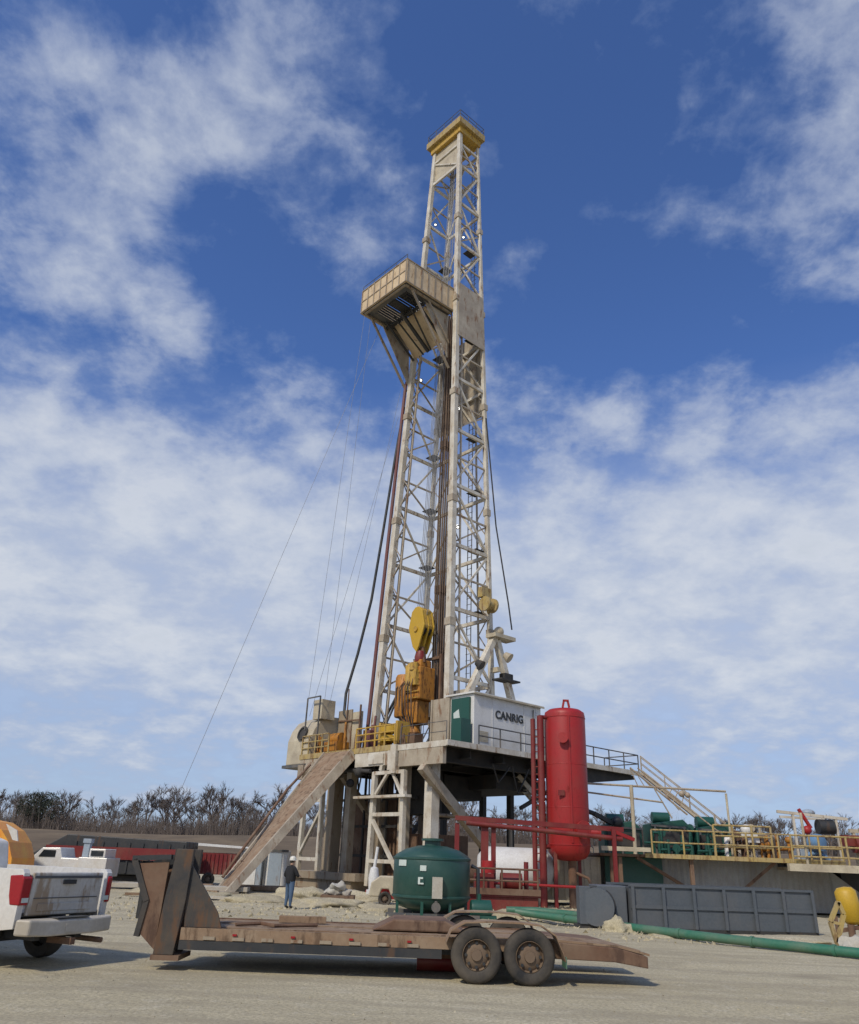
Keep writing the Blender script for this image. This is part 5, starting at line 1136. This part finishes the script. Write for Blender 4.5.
# ruts and debris on the lot
GB = 'short boards lying on the lot by the rig'
for i in range(9):
    x = rr_.uniform(-13, -2); y = rr_.uniform(35.5, 43.5); a = rr_.uniform(-.4, .4); l_ = rr_.uniform(.5, 1.3)
    single('board', MB().beam((x-math.cos(a)*l_, y-math.sin(a)*l_, gz(x, y)+.1), (x+math.cos(a)*l_, y+math.sin(a)*l_, gz(x, y)+.12), .22, .1), M['bag' if i % 2 else 'ramp'], 'short weathered board lying in the mud between ramp foot and rig base', 'board', (x, y, 0), WORLD, GB)

for i in range(5):
    x = -3.1+i*1.0; Tr.part('marker_lamp', MB().box(x, x+.07, -.02, .017, DZ-.08, DZ-.05), M['tail'])
GCn = 'chains and straps on the trailer deck'
m = MB().path([(-3.2, 15.9, DZ+.05), (-2.8, 16.2, DZ+.06), (-2.5, 15.95, DZ+.05), (-2.1, 16.1, DZ+.06), (-1.8, 16.4, DZ+.05)], .035, 6)
single('chain', m, M['rust'], 'rusty chain lying loose on the left part of the trailer deck', 'chain', (-3, 16, DZ))
single('timber_block', MB().beam((-2.6, 17.0, DZ+.09), (-1.7, 17.1, DZ+.09), .14, .12), M['ramp'], 'short timber block on the trailer deck behind the rusty chain', 'timber', (-2.2, 17, DZ), bevel=.01)
for u in (.35, .7): pass
# cabin details
Hs.part('door_handle', MB().box(2.70, 2.735, 1.2, 1.26, FZ+1.2, FZ+1.4), M['rail'], parent=[c for c in Hs.o.children if c.name.startswith('door')][0])
m = MB()
for i in range(7): m.box(3.3, 4.1, .77, .797, FZ+.45+i*.09, FZ+.5+i*.09)
Hs.part('vent', m, M['cream'])
for x in (4.45, 7.35, 8.5): Hs.part('wall_seam', MB().box(x, x+.05, .775, .798, FZ+.05, FZ+3.1), M['house'])
Hs.part('gutter', MB().box(2.75, 9.15, .6, .645, FZ+3.1, FZ+3.2), M['cream'])
Hs.part('conduit', MB().tube((8.2, .74, FZ+.1), (8.2, .74, FZ+2.9), .04, 6), M['rail'])
# vessel fittings
for z in (4.4, 6.4): V.part('weld_seam', MB().lathe([(1.031, z-.02), (1.042, z), (1.031, z+.02)], (RX, RY, 0), seg=40), M['red'])
V.part('nozzle', MB().lathe([(0, 0), (.26, 0), (.26, .08), (.16, .08), (.16, .45), (0, .45)], (RX-.35, RY-1.28, 7.6), (.25, .97, 0), 16), M['red'])
V.part('manway', MB().lathe([(0, 0), (.4, 0), (.4, .1), (.32, .1), (.32, .4), (0, .4)], (RX+.55, RY-1.2, 3.4), (-.4, .9, 0), 20), M['red'])
V.part('name_plate', MB().box(RX-.62, RX-.30, RY-1.06, RY-1.02, 4.9, 5.15), M['redsteel'])
# machinery clutter on the mud tank deck
rr_ = random.Random(21)
for i, (x, lab, mt) in enumerate(((13.2, 'dark green pump jumble behind the left yellow railing of the tank deck', 'dkgreen'), (15.2, 'green pipe jumble below the tall right gantry post', 'dkgreen'), (17.6, 'pale pipe jumble between white dome and framed pump unit', 'offwhite'), (24.0, 'rusty pipe jumble at the far right of the walkway', 'rust'))):
    m = MB()
    for k in range(12):
        a = Vector((x+rr_.uniform(-.9, .9), 42.9+rr_.uniform(-.2, .7), 2.45)); b_ = a+Vector((0, 0, rr_.uniform(.3, 1.5))); m.tube(a, b_, rr_.uniform(.04, .1), 6)
        if k % 3 == 0: m.tube(b_, b_+Vector((rr_.uniform(-.8, .8), 0, 0)), .06, 6)
        if k % 4 == 0: m.lathe([(0, 0), (.2, 0), (.2, .06), (0, .06)], b_, (0, -1, 0), 12)
    m.tube((x-.9, 43.1, 2.7), (x+.9, 43.1, 2.75), .08, 6)
    single('pump_pipework', m, M[mt], lab, 'pipework', (x, 43, 2.45))
# racking board underside
B.part('underside_panel', MB().prism([(1.8, 5.6, z0-.25), (1.8, 9.3, z0-.25), (3.9, 9.1, 39.4), (3.9, 5.6, 39.4)], (.05, 0, -.05)), M['board'])
m = MB()
for y, y2, w_ in ((5.6, 5.5, .14), (6.4, 7.0, .1), (7.5, 7.3, .22), (8.3, 7.9, .1), (9.3, 9.1, .14)): m.beam((.9, y, z0-.3), (3.85, y2, 39.1), w_)
m.beam((1.4, 5.2, z0-.4), (1.4, 9.8, z0-.4), .2)
B.part('underside_bracing', m, M['dark'])
for i in range(6): B.part('bundle', MB().box(x0+.9+i*.3, x0+1.1+i*.3, 5.8+(i % 3)*.3, 6.6, z0+.1, z0+.9+(i % 2)*.4), M['dark'])

Pk.part('tailgate_dent_panel', MB().box(-.018, -.001, -.6, .6, .86, .98), M['truckmud'], bevel=.008)
Pk.part('license_plate', MB().box(-.292, -.283, -.16, .16, .55, .68), M['bumper'])
Pk.part('fuel_door', MB().box(1.95, 2.12, .99, .996, 1.1, 1.27), M['truck'])
W2.o.location.x -= .95

for k in range(5):
    y = .08+k*.19; Tr.part('tail_plank', MB().prism([(2.33, y, DZ+.012), (3.55, y, DZ-.045), (4.12-.05*(k % 3), y, DZ-.165), (4.12-.05*(k % 3), y, DZ-.13), (3.55, y, DZ-.012), (2.33, y, DZ+.05-.01*(k % 2))], (0, .17, 0)), M['ramp'])
